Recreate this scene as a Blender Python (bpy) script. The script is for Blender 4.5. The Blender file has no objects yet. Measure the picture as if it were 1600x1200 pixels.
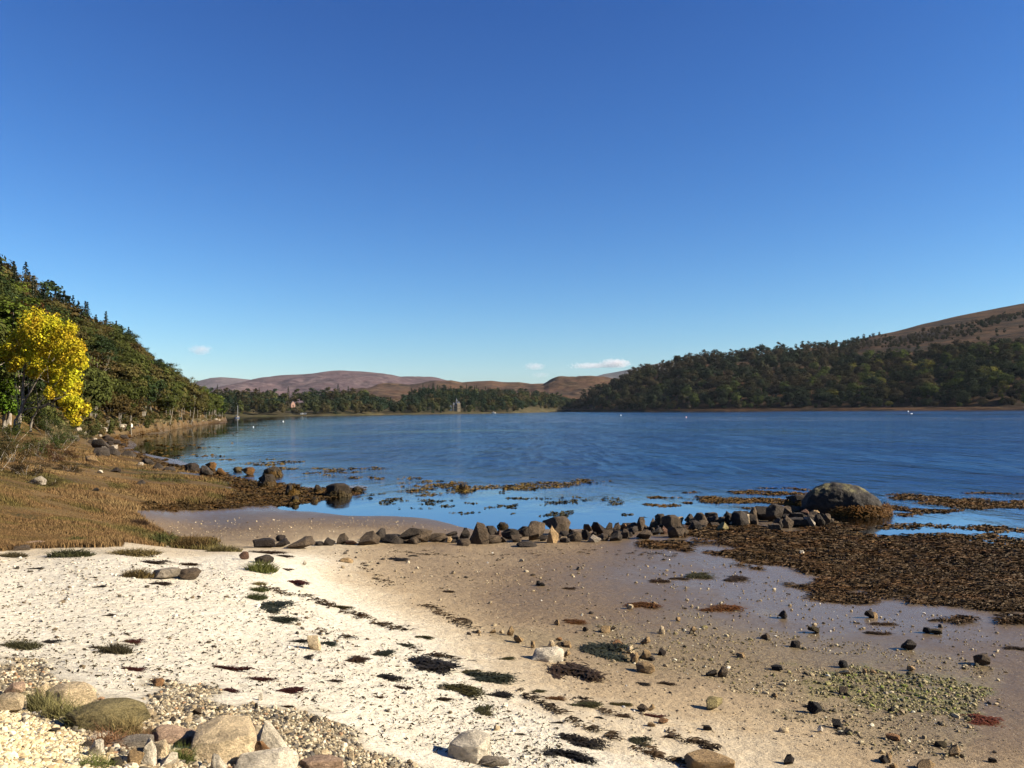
import bpy, bmesh, math, random
import numpy as np
from mathutils import Vector, Matrix

random.seed(7)
RNG = np.random.default_rng(11)
R = math.radians
scene = bpy.context.scene
COL = scene.collection

# ------------------------------------------------------------------ camera, sky, sun, exposure
PW, PH, FPX = 1600, 1200, 1340.0
CAM_H = 4.0
PITCH = math.atan(40.0 / FPX)
ROLL = R(0.5)
fwd = np.array([0, math.cos(PITCH), math.sin(PITCH)])
_r0 = np.array([1.0, 0, 0])
_u0 = np.cross(_r0, fwd)
cr = math.cos(ROLL) * _r0 - math.sin(ROLL) * _u0
cu = math.cos(ROLL) * _u0 + math.sin(ROLL) * _r0
CAM = np.array([0, 0, CAM_H])
cam_d = bpy.data.cameras.new('camera')
cam_d.sensor_fit = 'HORIZONTAL'
cam_d.sensor_width = 36.0
cam_d.lens = 36.0 * FPX / PW
cam_d.clip_start = 0.1
cam_d.clip_end = 80000
cam = bpy.data.objects.new('camera', cam_d)
COL.objects.link(cam)
M = Matrix.Identity(4)
for i in range(3):
    M[i][0] = cr[i]; M[i][1] = cu[i]; M[i][2] = -fwd[i]; M[i][3] = CAM[i]
cam.matrix_world = M
scene.camera = cam

SUN_EL, SUN_AZ = R(27), R(99)
world = bpy.data.worlds.new('World')
scene.world = world
world.use_nodes = True
wn = world.node_tree
sky = wn.nodes.new('ShaderNodeTexSky')
sky.sky_type = 'NISHITA'
sky.sun_disc = False
sky.sun_elevation = SUN_EL
sky.sun_rotation = SUN_AZ
sky.altitude = 0
sky.air_density = 1.0
sky.dust_density = 0.3
sky.ozone_density = 3.0
bg = wn.nodes['Background']
bg.inputs['Strength'].default_value = 0.066
# the deep autumn blue of a very clear sky: each channel a little steeper from zenith to horizon
_sep = wn.nodes.new('ShaderNodeSeparateColor'); _com = wn.nodes.new('ShaderNodeCombineColor')
wn.links.new(sky.outputs[0], _sep.inputs[0])
for _i, (_p, _k) in enumerate(((1.76, 0.595), (1.50, 0.685), (1.20, 0.835))):
    _a = wn.nodes.new('ShaderNodeMath'); _a.operation = 'MULTIPLY'; _a.inputs[1].default_value = 0.1786
    _b = wn.nodes.new('ShaderNodeMath'); _b.operation = 'POWER'; _b.inputs[1].default_value = _p
    _c = wn.nodes.new('ShaderNodeMath'); _c.operation = 'MULTIPLY'; _c.inputs[1].default_value = 5.6 * _k
    wn.links.new(_sep.outputs[_i], _a.inputs[0]); wn.links.new(_a.outputs[0], _b.inputs[0]); wn.links.new(_b.outputs[0], _c.inputs[0])
    wn.links.new(_c.outputs[0], _com.inputs[_i])
wn.links.new(_com.outputs[0], bg.inputs['Color'])

sun_d = bpy.data.lights.new('sun', 'SUN')
sun_d.energy = 5.0
sun_d.angle = R(0.5)
sun_d.color = (1.0, 0.90, 0.73)
sun = bpy.data.objects.new('sun', sun_d)
COL.objects.link(sun)
sdir = Vector((math.sin(SUN_AZ) * math.cos(SUN_EL), math.cos(SUN_AZ) * math.cos(SUN_EL), math.sin(SUN_EL)))
sun.rotation_euler = (-sdir).to_track_quat('-Z', 'Y').to_euler()
sun.location = (60, -10, 60)

scene.view_settings.view_transform = 'Standard'
scene.view_settings.look = 'None'
scene.view_settings.exposure = 1.43
scene.view_settings.gamma = 1.0
scene.cycles.use_denoising = True
scene.cycles.max_bounces = 6
scene.cycles.diffuse_bounces = 2
scene.cycles.glossy_bounces = 3
scene.cycles.transmission_bounces = 2
scene.cycles.transparent_max_bounces = 6
scene.cycles.volume_bounces = 1
scene.cycles.caustics_reflective = False
scene.cycles.caustics_refractive = False

# ------------------------------------------------------------------ maths helpers
def ray(u, v):
    u = np.asarray(u, float); v = np.asarray(v, float)
    return fwd + ((u - PW / 2) / FPX)[..., None] * cr - ((v - PH / 2) / FPX)[..., None] * cu

def proj(P):
    d = np.asarray(P, float) - CAM
    z = d @ fwd
    zz = np.where(np.abs(z) < 1e-6, 1e-6, z)
    return PW / 2 + FPX * (d @ cr) / zz, PH / 2 - FPX * (d @ cu) / zz, z

def at_z(u, v, z):
    r = ray(u, v)
    t = (z - CAM_H) / r[..., 2]
    return CAM + t[..., None] * r

def az_of(u):
    r = ray(u, np.full(np.shape(u), 640.0))
    return np.arctan2(r[..., 0], r[..., 1])

def horizon_v(u):
    return 640.0 - (np.asarray(u, float) - 800) * math.tan(ROLL)

def sstep(a, b, x):
    t = np.clip((x - a) / (b - a), 0, 1)
    return t * t * (3 - 2 * t)

_perm = RNG.permutation(4096)
_vals = RNG.random(4096)
def vnoise(x, y, z=None, s=0):
    x = np.asarray(x, float); y = np.asarray(y, float)
    z = np.zeros_like(x) if z is None else np.asarray(z, float)
    xi = np.floor(x).astype(int); yi = np.floor(y).astype(int); zi = np.floor(z).astype(int)
    xf = x - xi; yf = y - yi; zf = z - zi
    xf = xf * xf * (3 - 2 * xf); yf = yf * yf * (3 - 2 * yf); zf = zf * zf * (3 - 2 * zf)
    def hv(a, b, c):
        return _vals[_perm[(_perm[(_perm[(a + s * 131) & 4095] + b) & 4095] + c) & 4095]]
    r = 0
    for dx in (0, 1):
        for dy in (0, 1):
            for dz in (0, 1):
                w = (xf if dx else 1 - xf) * (yf if dy else 1 - yf) * (zf if dz else 1 - zf)
                r = r + w * hv(xi + dx, yi + dy, zi + dz)
    return r * 2 - 1

def fbm(x, y, z=None, o=4, s=0):
    r = 0; a = 0.5
    f = 1.0
    for k in range(o):
        r = r + a * vnoise(np.asarray(x) * f, np.asarray(y) * f, None if z is None else np.asarray(z) * f, s + k)
        a *= 0.5; f *= 2.03
    return r

class TPS:
    def __init__(self, pts, vals, smooth=1e-4):
        pts = np.asarray(pts, float); vals = np.asarray(vals, float)
        self.p = pts
        n = len(pts)
        K = self._k(pts)
        K[np.arange(n), np.arange(n)] += smooth
        P = np.c_[np.ones(n), pts]
        A = np.zeros((n + 3, n + 3))
        A[:n, :n] = K; A[:n, n:] = P; A[n:, :n] = P.T
        self.w = np.linalg.solve(A, np.r_[vals, 0, 0, 0])
    def _k(self, q):
        d2 = ((q[:, None, :] - self.p[None]) ** 2).sum(-1)
        return 0.5 * d2 * np.log(d2 + 1e-12)
    def __call__(self, q):
        out = np.empty(len(q))
        for i in range(0, len(q), 20000):
            c = q[i:i + 20000]
            out[i:i + 20000] = self._k(c) @ self.w[:-3] + self.w[-3] + c @ self.w[-2:]
        return out

def poly_sd(u, v, poly):
    """signed distance in picture units of a zone outline, positive inside"""
    p = np.asarray(poly, float)
    u = np.asarray(u, float); v = np.asarray(v, float)
    inside = np.zeros(u.shape, bool)
    dmin = np.full(u.shape, 1e9)
    n = len(p)
    for i in range(n):
        x1, y1 = p[i]; x2, y2 = p[(i + 1) % n]
        c = ((y1 > v) != (y2 > v)) & (u < (x2 - x1) * (v - y1) / (y2 - y1 + 1e-12) + x1)
        inside ^= c
        ex, ey = x2 - x1, y2 - y1
        t = np.clip(((u - x1) * ex + (v - y1) * ey) / (ex * ex + ey * ey + 1e-12), 0, 1)
        dmin = np.minimum(dmin, np.hypot(u - x1 - t * ex, v - y1 - t * ey))
    return np.where(inside, dmin, -dmin)

def tq(P):
    d = np.hypot(P[..., 0], P[..., 1])
    az = np.arctan2(P[..., 0], P[..., 1])
    return np.stack([np.clip(az, -0.62, 0.62), 0.3 * np.log(np.clip(d, 3.4, None))], -1)

# ------------------------------------------------------------------ mesh helpers
def mesh_np(name, V, F, mats=(), mat_idx=None, smooth=False):
    me = bpy.data.meshes.new(name)
    V = np.asarray(V, np.float32); F = np.asarray(F, np.int32)
    k = F.shape[1]
    me.vertices.add(len(V)); me.vertices.foreach_set('co', V.ravel())
    me.loops.add(F.size); me.loops.foreach_set('vertex_index', F.ravel())
    me.polygons.add(len(F))
    me.polygons.foreach_set('loop_start', np.arange(0, F.size, k, dtype=np.int32))
    if mat_idx is not None:
        me.polygons.foreach_set('material_index', np.asarray(mat_idx, np.int32))
    for m in mats:
        me.materials.append(m)
    me.update(calc_edges=True)
    me.validate()
    me.polygons.foreach_set('use_smooth', np.full(len(me.polygons), smooth, dtype=bool))
    return me

def point_color(me, name, C):
    a = me.attributes.new(name, 'FLOAT_COLOR', 'POINT')
    C = np.asarray(C, np.float32)
    if C.shape[1] == 3:
        C = np.c_[C, np.ones(len(C), np.float32)]
    a.data.foreach_set('color', np.ascontiguousarray(C, np.float32).ravel())

def link(name, me, parent=None, loc=None):
    o = bpy.data.objects.new(name, me)
    COL.objects.link(o)
    if parent is not None:
        o.parent = parent
    if loc is not None:
        o.location = loc
    return o

def tag(o, label=None, cat=None, group=None, kind=None):
    if label: o['label'] = label
    if cat: o['category'] = cat
    if group: o['group'] = group
    if kind: o['kind'] = kind
    return o

def empty(name, loc, rz=0):
    o = bpy.data.objects.new(name, None)
    o.empty_display_size = 0.3
    COL.objects.link(o)
    o.location = loc
    o.rotation_euler = (0, 0, rz)
    return o

def copy_tree(root):
    c = root.copy(); COL.objects.link(c)
    for ch in root.children:
        d = ch.copy(); COL.objects.link(d); d.parent = c
        for g in ch.children:
            e = g.copy(); COL.objects.link(e); e.parent = d
    return c

# ------------------------------------------------------------------ material helpers
class NT:
    def __init__(self, name):
        self.m = bpy.data.materials.new(name)
        self.m.use_nodes = True
        self.t = self.m.node_tree
        self.t.nodes.clear()
        self.out = self.t.nodes.new('ShaderNodeOutputMaterial')
    def n(self, typ, **kw):
        nd = self.t.nodes.new(typ)
        for k, v in kw.items():
            if k.startswith('i_'):
                key = k[2:].replace('_', ' ')
                nd.inputs[int(key) if key.isdigit() else key].default_value = v
            else:
                setattr(nd, k, v)
        return nd
    def l(self, a, b):
        self.t.links.new(a, b)
    def set(self, sock, v):
        if hasattr(v, 'is_linked') or hasattr(v, 'links'):
            self.l(v, sock)
        else:
            sock.default_value = v
    def math(self, op, a, b=0.0, clamp=False):
        nd = self.n('ShaderNodeMath', operation=op, use_clamp=clamp)
        self.set(nd.inputs[0], a); self.set(nd.inputs[1], b)
        return nd.outputs[0]
    def mix(self, f, a, b, mode='MIX'):
        nd = self.n('ShaderNodeMix', data_type='RGBA', blend_type=mode)
        nd.clamp_factor = True
        self.set(nd.inputs[0], f)
        self.set(nd.inputs[6], a if not isinstance(a, tuple) else (*a[:3], 1))
        self.set(nd.inputs[7], b if not isinstance(b, tuple) else (*b[:3], 1))
        return nd.outputs[2]
    def noise(self, vec, scale, detail=4, rough=0.55):
        nd = self.n('ShaderNodeTexNoise', i_Scale=scale, i_Detail=detail, i_Roughness=rough)
        if vec is not None: self.l(vec, nd.inputs['Vector'])
        return nd.outputs['Fac']
    def ramp(self, f, stops, interp='LINEAR'):
        nd = self.n('ShaderNodeValToRGB')
        cr_ = nd.color_ramp
        cr_.interpolation = interp
        while len(cr_.elements) < len(stops):
            cr_.elements.new(0.5)
        for e, (p, c) in zip(cr_.elements, stops):
            e.position = p
            e.color = (*c, 1) if isinstance(c, tuple) else (c, c, c, 1)
        self.set(nd.inputs[0], f)
        return nd.outputs[0]
    def pos(self):
        return self.n('ShaderNodeNewGeometry').outputs['Position']
    def obj(self):
        return self.n('ShaderNodeTexCoord').outputs['Object']
    def map(self, vec, scale):
        nd = self.n('ShaderNodeMapping')
        nd.inputs['Scale'].default_value = scale
        self.l(vec, nd.inputs['Vector'])
        return nd.outputs[0]
    def bump(self, h, strength, dist, normal=None):
        nd = self.n('ShaderNodeBump')
        self.set(nd.inputs['Strength'], strength)
        self.set(nd.inputs['Distance'], dist)
        self.l(h, nd.inputs['Height'])
        if normal is not None: self.l(normal, nd.inputs['Normal'])
        return nd.outputs[0]
    def bsdf(self, color, rough=0.9, spec=0.3, normal=None):
        b = self.n('ShaderNodeBsdfPrincipled')
        self.set(b.inputs['Base Color'], color if not isinstance(color, tuple) else (*color[:3], 1))
        self.set(b.inputs['Roughness'], rough)
        self.set(b.inputs['Specular IOR Level'], spec)
        if normal is not None: self.l(normal, b.inputs['Normal'])
        return b.outputs[0]
    def done(self, sh):
        self.l(sh, self.out.inputs['Surface'])
        return self.m

def mat_rock():
    k = NT('rock')
    col = k.n('ShaderNodeObjectInfo')
    p = k.obj()
    rnd = k.n('ShaderNodeVectorMath', operation='ADD')
    k.l(p, rnd.inputs[0]); k.l(k.pos(), rnd.inputs[1])
    v = rnd.outputs[0]
    n1 = k.noise(v, 1.7, 6, 0.65); n2 = k.noise(v, 6.5, 6, 0.72); n3 = k.noise(v, 34.0, 3, 0.7)
    f = k.ramp(n1, [(0.3, 0.55), (0.7, 1.25)])
    c = k.mix(1.0, k.mix(1.0, col.outputs['Color'], (0.72, 0.66, 0.60), 'MULTIPLY'), f, 'MULTIPLY')
    c = k.mix(1.0, c, k.ramp(n2, [(0.3, 0.68), (0.68, 1.2)]), 'MULTIPLY')
    c = k.mix(k.ramp(n3, [(0.62, 0.0), (0.75, 0.5)]), c, (0.35, 0.33, 0.29))
    b = k.bump(n2, 1.0, 0.16)
    b = k.bump(n3, 0.5, 0.02, b)
    return k.done(k.bsdf(c, 0.85, 0.25, b))

def mat_leaf(name='leaf', trans=0.25, lo=0.55, hi=1.35, hue=0.07, hs=0.35):
    k = NT(name)
    col = k.n('ShaderNodeObjectInfo').outputs['Color']
    ri = k.n('ShaderNodeNewGeometry').outputs['Random Per Island']
    n1 = k.noise(k.pos(), hs, 2)
    c = k.mix(1.0, col, k.ramp(ri, [(0.0, lo), (1.0, hi)]), 'MULTIPLY')
    hsv = k.n('ShaderNodeHueSaturation')
    k.l(k.mix(1.0, c, (0.68, 0.68, 0.68), 'MULTIPLY'), hsv.inputs['Color'])
    k.l(k.math('ADD', k.math('MULTIPLY', n1, hue), 0.5 - hue / 2), hsv.inputs['Hue'])
    d = k.n('ShaderNodeBsdfDiffuse'); k.l(hsv.outputs[0], d.inputs['Color'])
    t = k.n('ShaderNodeBsdfTranslucent'); k.l(hsv.outputs[0], t.inputs['Color'])
    mx = k.n('ShaderNodeMixShader'); mx.inputs[0].default_value = trans
    k.l(d.outputs[0], mx.inputs[1]); k.l(t.outputs[0], mx.inputs[2])
    return k.done(mx.outputs[0])

def mat_bark(name, c1, c2):
    k = NT(name)
    n1 = k.noise(k.map(k.obj(), (4, 4, 1)), 2.0, 5)
    c = k.mix(k.ramp(n1, [(0.4, 0.0), (0.62, 1.0)]), c1, c2)
    return k.done(k.bsdf(c, 0.9, 0.2, k.bump(n1, 0.6, 0.05)))

def mat_plain(name, c, rough=0.7, var=0.25, scale=3.0):
    k = NT(name)
    n1 = k.noise(k.obj(), scale, 5)
    col = k.mix(n1, tuple(x * (1 - var) for x in c), tuple(x * (1 + var) for x in c))
    return k.done(k.bsdf(col, rough, 0.3))

def mat_weed():
    k = NT('seaweed')
    col = k.n('ShaderNodeObjectInfo').outputs['Color']
    ri = k.n('ShaderNodeNewGeometry').outputs['Random Per Island']
    c = k.mix(1.0, col, k.ramp(ri, [(0.0, 0.68), (0.6, 1.0), (1.0, 1.18)]), 'MULTIPLY')
    n1 = k.noise(k.pos(), 1.1, 3)
    c = k.mix(k.ramp(n1, [(0.45, 0.0), (0.65, 0.55)]), c, k.mix(1.0, c, (1.5, 1.05, 0.5), 'MULTIPLY'))
    return k.done(k.bsdf(k.mix(1.0, c, (0.66, 0.66, 0.66), 'MULTIPLY'), 0.7, 0.12))

def mat_blade():
    k = NT('grass_blade')
    col = k.n('ShaderNodeObjectInfo').outputs['Color']
    ri = k.n('ShaderNodeNewGeometry').outputs['Random Per Island']
    c = k.mix(1.0, col, k.ramp(ri, [(0.0, 0.5), (0.7, 1.0), (1.0, 1.6)]), 'MULTIPLY')
    return k.done(k.bsdf(k.mix(1.0, c, (0.65, 0.65, 0.65), 'MULTIPLY'), 0.8, 0.15))

def mat_vcol(name, rough=0.8, spec=0.3):
    k = NT(name)
    a = k.n('ShaderNodeAttribute', attribute_name='pc')
    n1 = k.noise(k.pos(), 60.0, 3)
    c = k.mix(1.0, a.outputs['Color'], k.ramp(n1, [(0.3, 0.75), (0.7, 1.15)]), 'MULTIPLY')
    return k.done(k.bsdf(k.mix(1.0, c, (0.63, 0.61, 0.575), 'MULTIPLY'), rough, spec))

M_ROCK = mat_rock()
M_LEAF = mat_leaf()
M_LEAFY = mat_leaf('autumn_leaf', 0.3, 0.5, 1.3, 0.16, 0.55)
M_BARK = mat_bark('bark', (0.16, 0.13, 0.10), (0.30, 0.26, 0.21))
M_PALEBARK = mat_bark('pale_bark', (0.11, 0.092, 0.07), (0.23, 0.20, 0.16))
M_WEED = mat_weed()
M_BLADE = mat_blade()
M_PEB = mat_vcol('pebble')

# ------------------------------------------------------------------ ground height
HP = [  # picture u, v and height above the water of the shore
 (0,860,1.55),(200,860,1.45),(400,872,1.25),(0,1000,1.85),(200,1000,1.65),(400,1000,1.35),(0,1060,2.05),
 (150,1075,2.0),(0,1130,2.35),(120,1140,2.25),(0,1200,2.55),(200,1200,2.35),(330,1180,2.1),(460,1200,1.95),(400,1100,1.75),(600,1200,1.55),
 (560,1100,1.4),(600,1000,1.0),(500,900,0.88),(470,865,0.7),(300,900,1.4),
 (800,1200,1.25),(800,1100,1.0),(800,1000,0.62),(650,900,0.48),(600,862,0.42),(800,900,0.33),(1000,900,0.2),
 (1200,900,0.1),(1000,1000,0.4),(1000,1100,0.75),(1000,1200,1.05),(1200,1000,0.2),(1300,1000,0.15),(1300,1100,0.42),(1300,1200,0.78),
 (1600,1000,0.09),(1600,1100,0.22),(1600,1200,0.5),(1400,900,0.05),(1600,920,0.05),(1450,860,0.01),(1600,870,-0.01),(1350,845,0.0),
 (420,852,0.5),(560,848,0.38),(700,845,0.27),(850,842,0.2),(1000,838,0.14),(1130,828,0.08),(1250,820,0.04),
 (240,835,0.4),(400,815,0.22),(600,818,0.13),(300,800,0.12),(440,790,0.0),(520,802,0.0),(600,806,0.0),(680,813,0.0),(740,828,0.0),
 (260,712,-0.12),(330,728,-0.08),(380,715,-0.35),(400,735,-0.2),(450,752,-0.06),(500,750,-0.15),(365,744,0.0),(560,785,-0.12),(700,790,-0.2),(850,810,-0.2),(1000,800,-0.25),(1150,790,-0.15),(1250,790,-0.12),(1330,808,-0.05),
 (1450,820,-0.1),(1600,820,-0.2),(1400,780,-0.3),(1600,780,-0.5),
 (600,766,-0.03),(700,762,-0.03),(800,758,-0.05),(950,751,-0.15),(800,735,-0.8),(1200,750,-0.9),(1500,740,-1.5),(800,700,-3),(1400,690,-4),(1000,670,-5),
 (330,795,0.12),(450,775,0.06),(550,768,0.02),(400,755,0.02),(430,738,-0.22),(350,718,-0.16),(500,735,-0.3),(450,715,-0.6),(600,720,-1),
 (300,714,-0.12),(240,698,-0.18),(210,688,-0.12),(350,690,-0.8),(300,676,-0.6),
 (190,700,0.15),(230,722,0.3),(290,737,0.25),(340,745,0.15),
 (0,760,1.7),(100,760,1.3),(200,772,0.85),(290,765,0.6),(345,768,0.35),(0,830,1.6),(150,830,1.2),(240,812,0.55),
 (100,722,1.5),(170,730,0.95),(0,690,2.2),(80,685,2.0),(120,692,1.3),(160,698,0.6),
 (180,679,0.0),(200,675,0.0),(250,668,0.0),(300,662.5,0.0),(345,658.5,0.0),(390,657.2,0.0),
 (150,672,1.3),(200,664,1.5),(250,659,1.5),(300,656,1.4),(340,654.5,1.2),(405,661,-0.8),(360,665,-0.8),
]
hp = np.array(HP, float)
_P = at_z(hp[:, 0], hp[:, 1], hp[:, 2])
tps_h = TPS(tq(_P), hp[:, 2], 1e-4)

def tab(u, t, col):
    t = np.asarray(t, float)
    return np.interp(u, t[:, 0], t[:, col])

# the steep wooded hill on the left: u, foot distance, ridge distance, v of the tree tops on the skyline
HILL_L = [(-900,60,150,260),(-300,75,190,300),(0,92,260,422),(50,100,280,450),(100,112,310,477),(150,130,340,504),(200,158,380,532),(260,205,420,574),
          (300,265,440,602),(330,335,450,624),(352,410,462,641)]
def az_to_u(az):
    return PW / 2 + FPX * np.tan(np.clip(az, -1.35, 1.35)) 
def hill_left(az, d):
    u = az_to_u(az)
    d0 = tab(u, HILL_L, 1); d1 = tab(u, HILL_L, 2); v = tab(u, HILL_L, 3)
    top = CAM_H + (horizon_v(np.clip(u, -900, 400)) - v) / FPX * d1 * np.cos(np.clip(az, -0.9, 0.9)) - 9.0
    top = np.maximum(top, 1.6)
    s = (d - d0) / (d1 - d0)
    up = 1.6 + (top - 1.6) * np.clip(s, 0, 1) ** 0.95
    back = top - (top + 4) * sstep(1.15, 2.2, s)
    h = np.where(s < 1, up, back)
    h = np.where(s < 0, -6, h)
    return np.where(u > 352, -6, h)

def height(x, y):
    P = np.stack([x, y], -1)
    d = np.hypot(x, y); az = np.arctan2(x, y)
    h = tps_h(tq(P))
    h = np.clip(h, -5, 2.75)
    seaz = az_of(np.array([372.0]))[0]
    far = sstep(math.log(150), math.log(330), np.log(d)) * sstep(seaz - 0.02, seaz + 0.03, az)
    h = h * (1 - far) - 5 * far
    far2 = sstep(math.log(420), math.log(520), np.log(d))
    h = h * (1 - far2) - 5 * far2
    hl = hill_left(az, d) + 1.2 * fbm(x / 25, y / 25, s=5) * sstep(100, 160, d)
    h = np.maximum(h, hl)
    # small relief of the beach and of the weed bed
    near = np.exp(-np.maximum(d - 12, 0) / 40)
    h = h + near * (0.018 * fbm(x / 1.1, y / 1.1, s=1) + 0.05 * fbm(x / 5, y / 5, s=2)) * sstep(-1, 0.15, h)
    return h

az_f = np.arange(-R(40), R(40), R(0.115))
az_l = -np.concatenate([np.geomspace(R(40.3), R(180), 60)])[::-1]
az_r = np.geomspace(R(40.2), R(180), 60)
AZ = np.concatenate([az_l, az_f, az_r])
LD = np.concatenate([np.log(np.geomspace(0.8, 3.2, 30)[:-1]), np.linspace(math.log(3.2), math.log(520), 430), np.log(np.geomspace(600, 12500, 12))])
gx = np.exp(LD)[:, None] * np.sin(AZ)[None]
gy = np.exp(LD)[:, None] * np.cos(AZ)[None]
GZ = height(gx.ravel(), gy.ravel()).reshape(gx.shape)

def zf(x, y):
    x = np.asarray(x, float); y = np.asarray(y, float)
    az = np.arctan2(x, y); ld = np.log(np.maximum(np.hypot(x, y), 0.81))
    i = np.clip(np.searchsorted(AZ, az) - 1, 0, len(AZ) - 2)
    j = np.clip(np.searchsorted(LD, ld) - 1, 0, len(LD) - 2)
    a = np.clip((az - AZ[i]) / (AZ[i + 1] - AZ[i]), 0, 1); b = np.clip((ld - LD[j]) / (LD[j + 1] - LD[j]), 0, 1)
    return GZ[j, i] * (1 - a) * (1 - b) + GZ[j, i + 1] * a * (1 - b) + GZ[j + 1, i] * (1 - a) * b + GZ[j + 1, i + 1] * a * b

_T = np.geomspace(2.0, 600, 900)
def ground_at(u, v, water=False):
    u = np.atleast_1d(np.asarray(u, float)); v = np.atleast_1d(np.asarray(v, float))
    out = np.empty((len(u), 3))
    for c in range(0, len(u), 2000):
        r = ray(u[c:c + 2000], v[c:c + 2000])
        P = CAM + _T[None, :, None] * r[:, None, :]
        hh = zf(P[..., 0], P[..., 1])
        if water: hh = np.maximum(hh, 0.0)
        below = P[..., 2] < hh
        k = np.where(below.any(1), below.argmax(1), len(_T) - 1)
        k = np.maximum(k, 1)
        idx = np.arange(len(k))
        d1 = P[idx, k - 1, 2] - hh[idx, k - 1]; d2 = P[idx, k, 2] - hh[idx, k]
        f = np.clip(d1 / (d1 - d2 + 1e-9), 0, 1)
        t = _T[k - 1] * (1 - f) + _T[k] * f
        out[c:c + 2000] = CAM + t[:, None] * r
    return out

# ------------------------------------------------------------------ zones of the shore
WET = [(0,900,0),(300,900,0),(0,1100,0),(300,1100,0),(420,900,0),(600,1000,0),(520,930,0),(600,1150,0),(800,1100,0.06),(800,1190,0),(900,1180,0.04),(480,868,0.08),(560,880,0.3),
 (640,900,0.5),(620,950,0.13),(700,960,0.3),(700,1010,0.08),(800,1000,0.4),(900,1050,0.35),(1000,1100,0.3),(1000,1180,0.12),(1100,1150,0.25),(1200,1190,0.22),(1300,1190,0.33),(1400,1190,0.45),
 (1500,1190,0.5),(1600,1190,0.55),(700,880,0.55),(800,880,0.6),(800,940,0.66),(850,980,0.5),(900,900,0.75),(950,930,0.8),(1000,900,0.95),(1050,940,0.88),
 (1000,880,0.9),(1000,1000,0.66),(1100,900,1),(1200,960,1),(1150,1000,0.75),(1300,980,1),(1400,1000,1),(1500,1000,0.95),(1600,1000,0.9),(1250,1050,0.6),
 (1400,1060,0.75),(1550,1060,0.88),(1550,1120,0.8),(1200,1100,0.45),(1350,1130,0.5),(300,820,0.7),(450,820,0.6),(600,820,0.62),(240,800,0.95),(400,797,1),
 (560,806,0.95),(250,838,0.55),(420,840,0.55),(700,822,0.9),(900,845,0.55),(750,858,0.45),(600,858,0.35),(500,852,0.2)]
wp = np.array(WET, float)
_P = ground_at(wp[:, 0], wp[:, 1])
tps_w = TPS(tq(_P), wp[:, 2], 1e-3)
WEED_R = [(1010,848),(1080,838),(1140,828),(1230,824),(1300,826),(1400,815),(1480,820),(1620,835),(1800,850),(1950,890),(1950,1010),(1800,1000),(1620,975),(1500,952),(1400,938),(1330,925),(1270,905),(1200,890),(1150,872),(1080,862),(1040,858)]
WEED_L = [(188,704),(202,702),(240,718),(300,731),(350,740),(420,757),(480,765),(570,763),(565,777),(500,785),(440,787),(380,792),(230,799),(188,797),(215,788),(300,782),(352,772),(372,764),(340,748),(290,737),(230,722)]
WEED_S = [(160,686),(200,677),(250,669),(300,663),(350,658.5),(395,657),(398,659.5),(350,661),(300,666.5),(250,673),(205,683),(192,702)]
GRASS = [(-200,700),(60,700),(100,694),(128,694),(160,706),(230,724),(330,746),(372,765),(345,782),(300,787),(190,798),(215,806),(225,818),(270,838),(330,845),(340,862),(260,852),(200,850),(120,852),(60,855),(-200,872)]
SHING = [(-300,1045),(0,1043),(60,1042),(120,1058),(150,1085),(200,1085),(240,1070),(310,1075),(360,1100),(430,1100),(520,1140),(620,1165),(720,1205),(760,1400),(-300,1400)]
BANK = [(-300,1098),(40,1105),(110,1140),(150,1165),(200,1195),(240,1250),(240,1500),(-300,1500)]
GRAV = [(760,985),(900,985),(1000,975),(1100,960),(1200,975),(1330,1000),(1480,1020),(1560,1060),(1540,1100),(1500,1190),(1380,1180),(1290,1120),(1200,1100),(1100,1060),(1000,1040),(900,1025),(800,1005)]
GREEN = [(1230,1060),(1330,1050),(1450,1065),(1540,1085),(1520,1110),(1450,1120),(1360,1110),(1260,1095)]

def zone(u, v, poly, soft, amp, nx, ny, s):
    return sstep(-soft, soft, poly_sd(u, v, poly) + amp * fbm(nx, ny, s=s))

X = gx.ravel(); Y = gy.ravel(); Z = GZ.ravel()
D = np.hypot(X, Y)
U, Vv, Dz = proj(np.stack([X, Y, Z], -1))
front = (Dz > 0.5) & (np.abs(np.arctan2(X, Y)) < 0.75) & (D < 560)
wet = np.zeros(len(X)); weed = np.zeros(len(X)); grass = np.zeros(len(X)); shing = np.zeros(len(X)); bank = np.zeros(len(X)); green = np.zeros(len(X)); grav = np.zeros(len(X))
f = front
sx, sy = X[f] / D[f] * 40, np.log(D[f]) * 14
wet[f] = np.clip(tps_w(tq(np.stack([X[f], Y[f]], -1))) + 0.10 * fbm(X[f] / 1.6, Y[f] / 1.6, s=21) + 0.05 * fbm(X[f] / .35, Y[f] / .35, s=24), 0, 1)
weed[f] = np.maximum(zone(U[f], Vv[f], WEED_R, 5, 46, X[f] / 1.1, Y[f] / 1.1, 31), np.maximum(zone(U[f], Vv[f], WEED_L, 2, 9, X[f] / 2.5, Y[f] / 2.5, 33), zone(U[f], Vv[f], WEED_S, 1, 2, X[f] / 2.5, Y[f] / 2.5, 33)))
under = (Z < -0.015)
weed[f] = np.maximum(weed[f], np.where(under[f] & (Y[f] > 20), 0.9 * sstep(-0.15, 0.25, fbm(X[f] / 2, Y[f] / 2, s=35) + 0.1), 0))
grass[f] = np.maximum(zone(U[f], Vv[f], GRASS, 2, 8, X[f] / 2, Y[f] / 2, 41), sstep(1.75, 2.1, Z[f]) * (D[f] > 40))
grass[~f & (D > 20) & (Z > 1)] = 1
leftland = f & (D > 62) & (Z > 0.12) & (U < 380)
grass[leftland] = np.maximum(grass[leftland], sstep(0.5, 1.2, Z[leftland]))
grav_l = leftland & (Z < 1.4)
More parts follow.
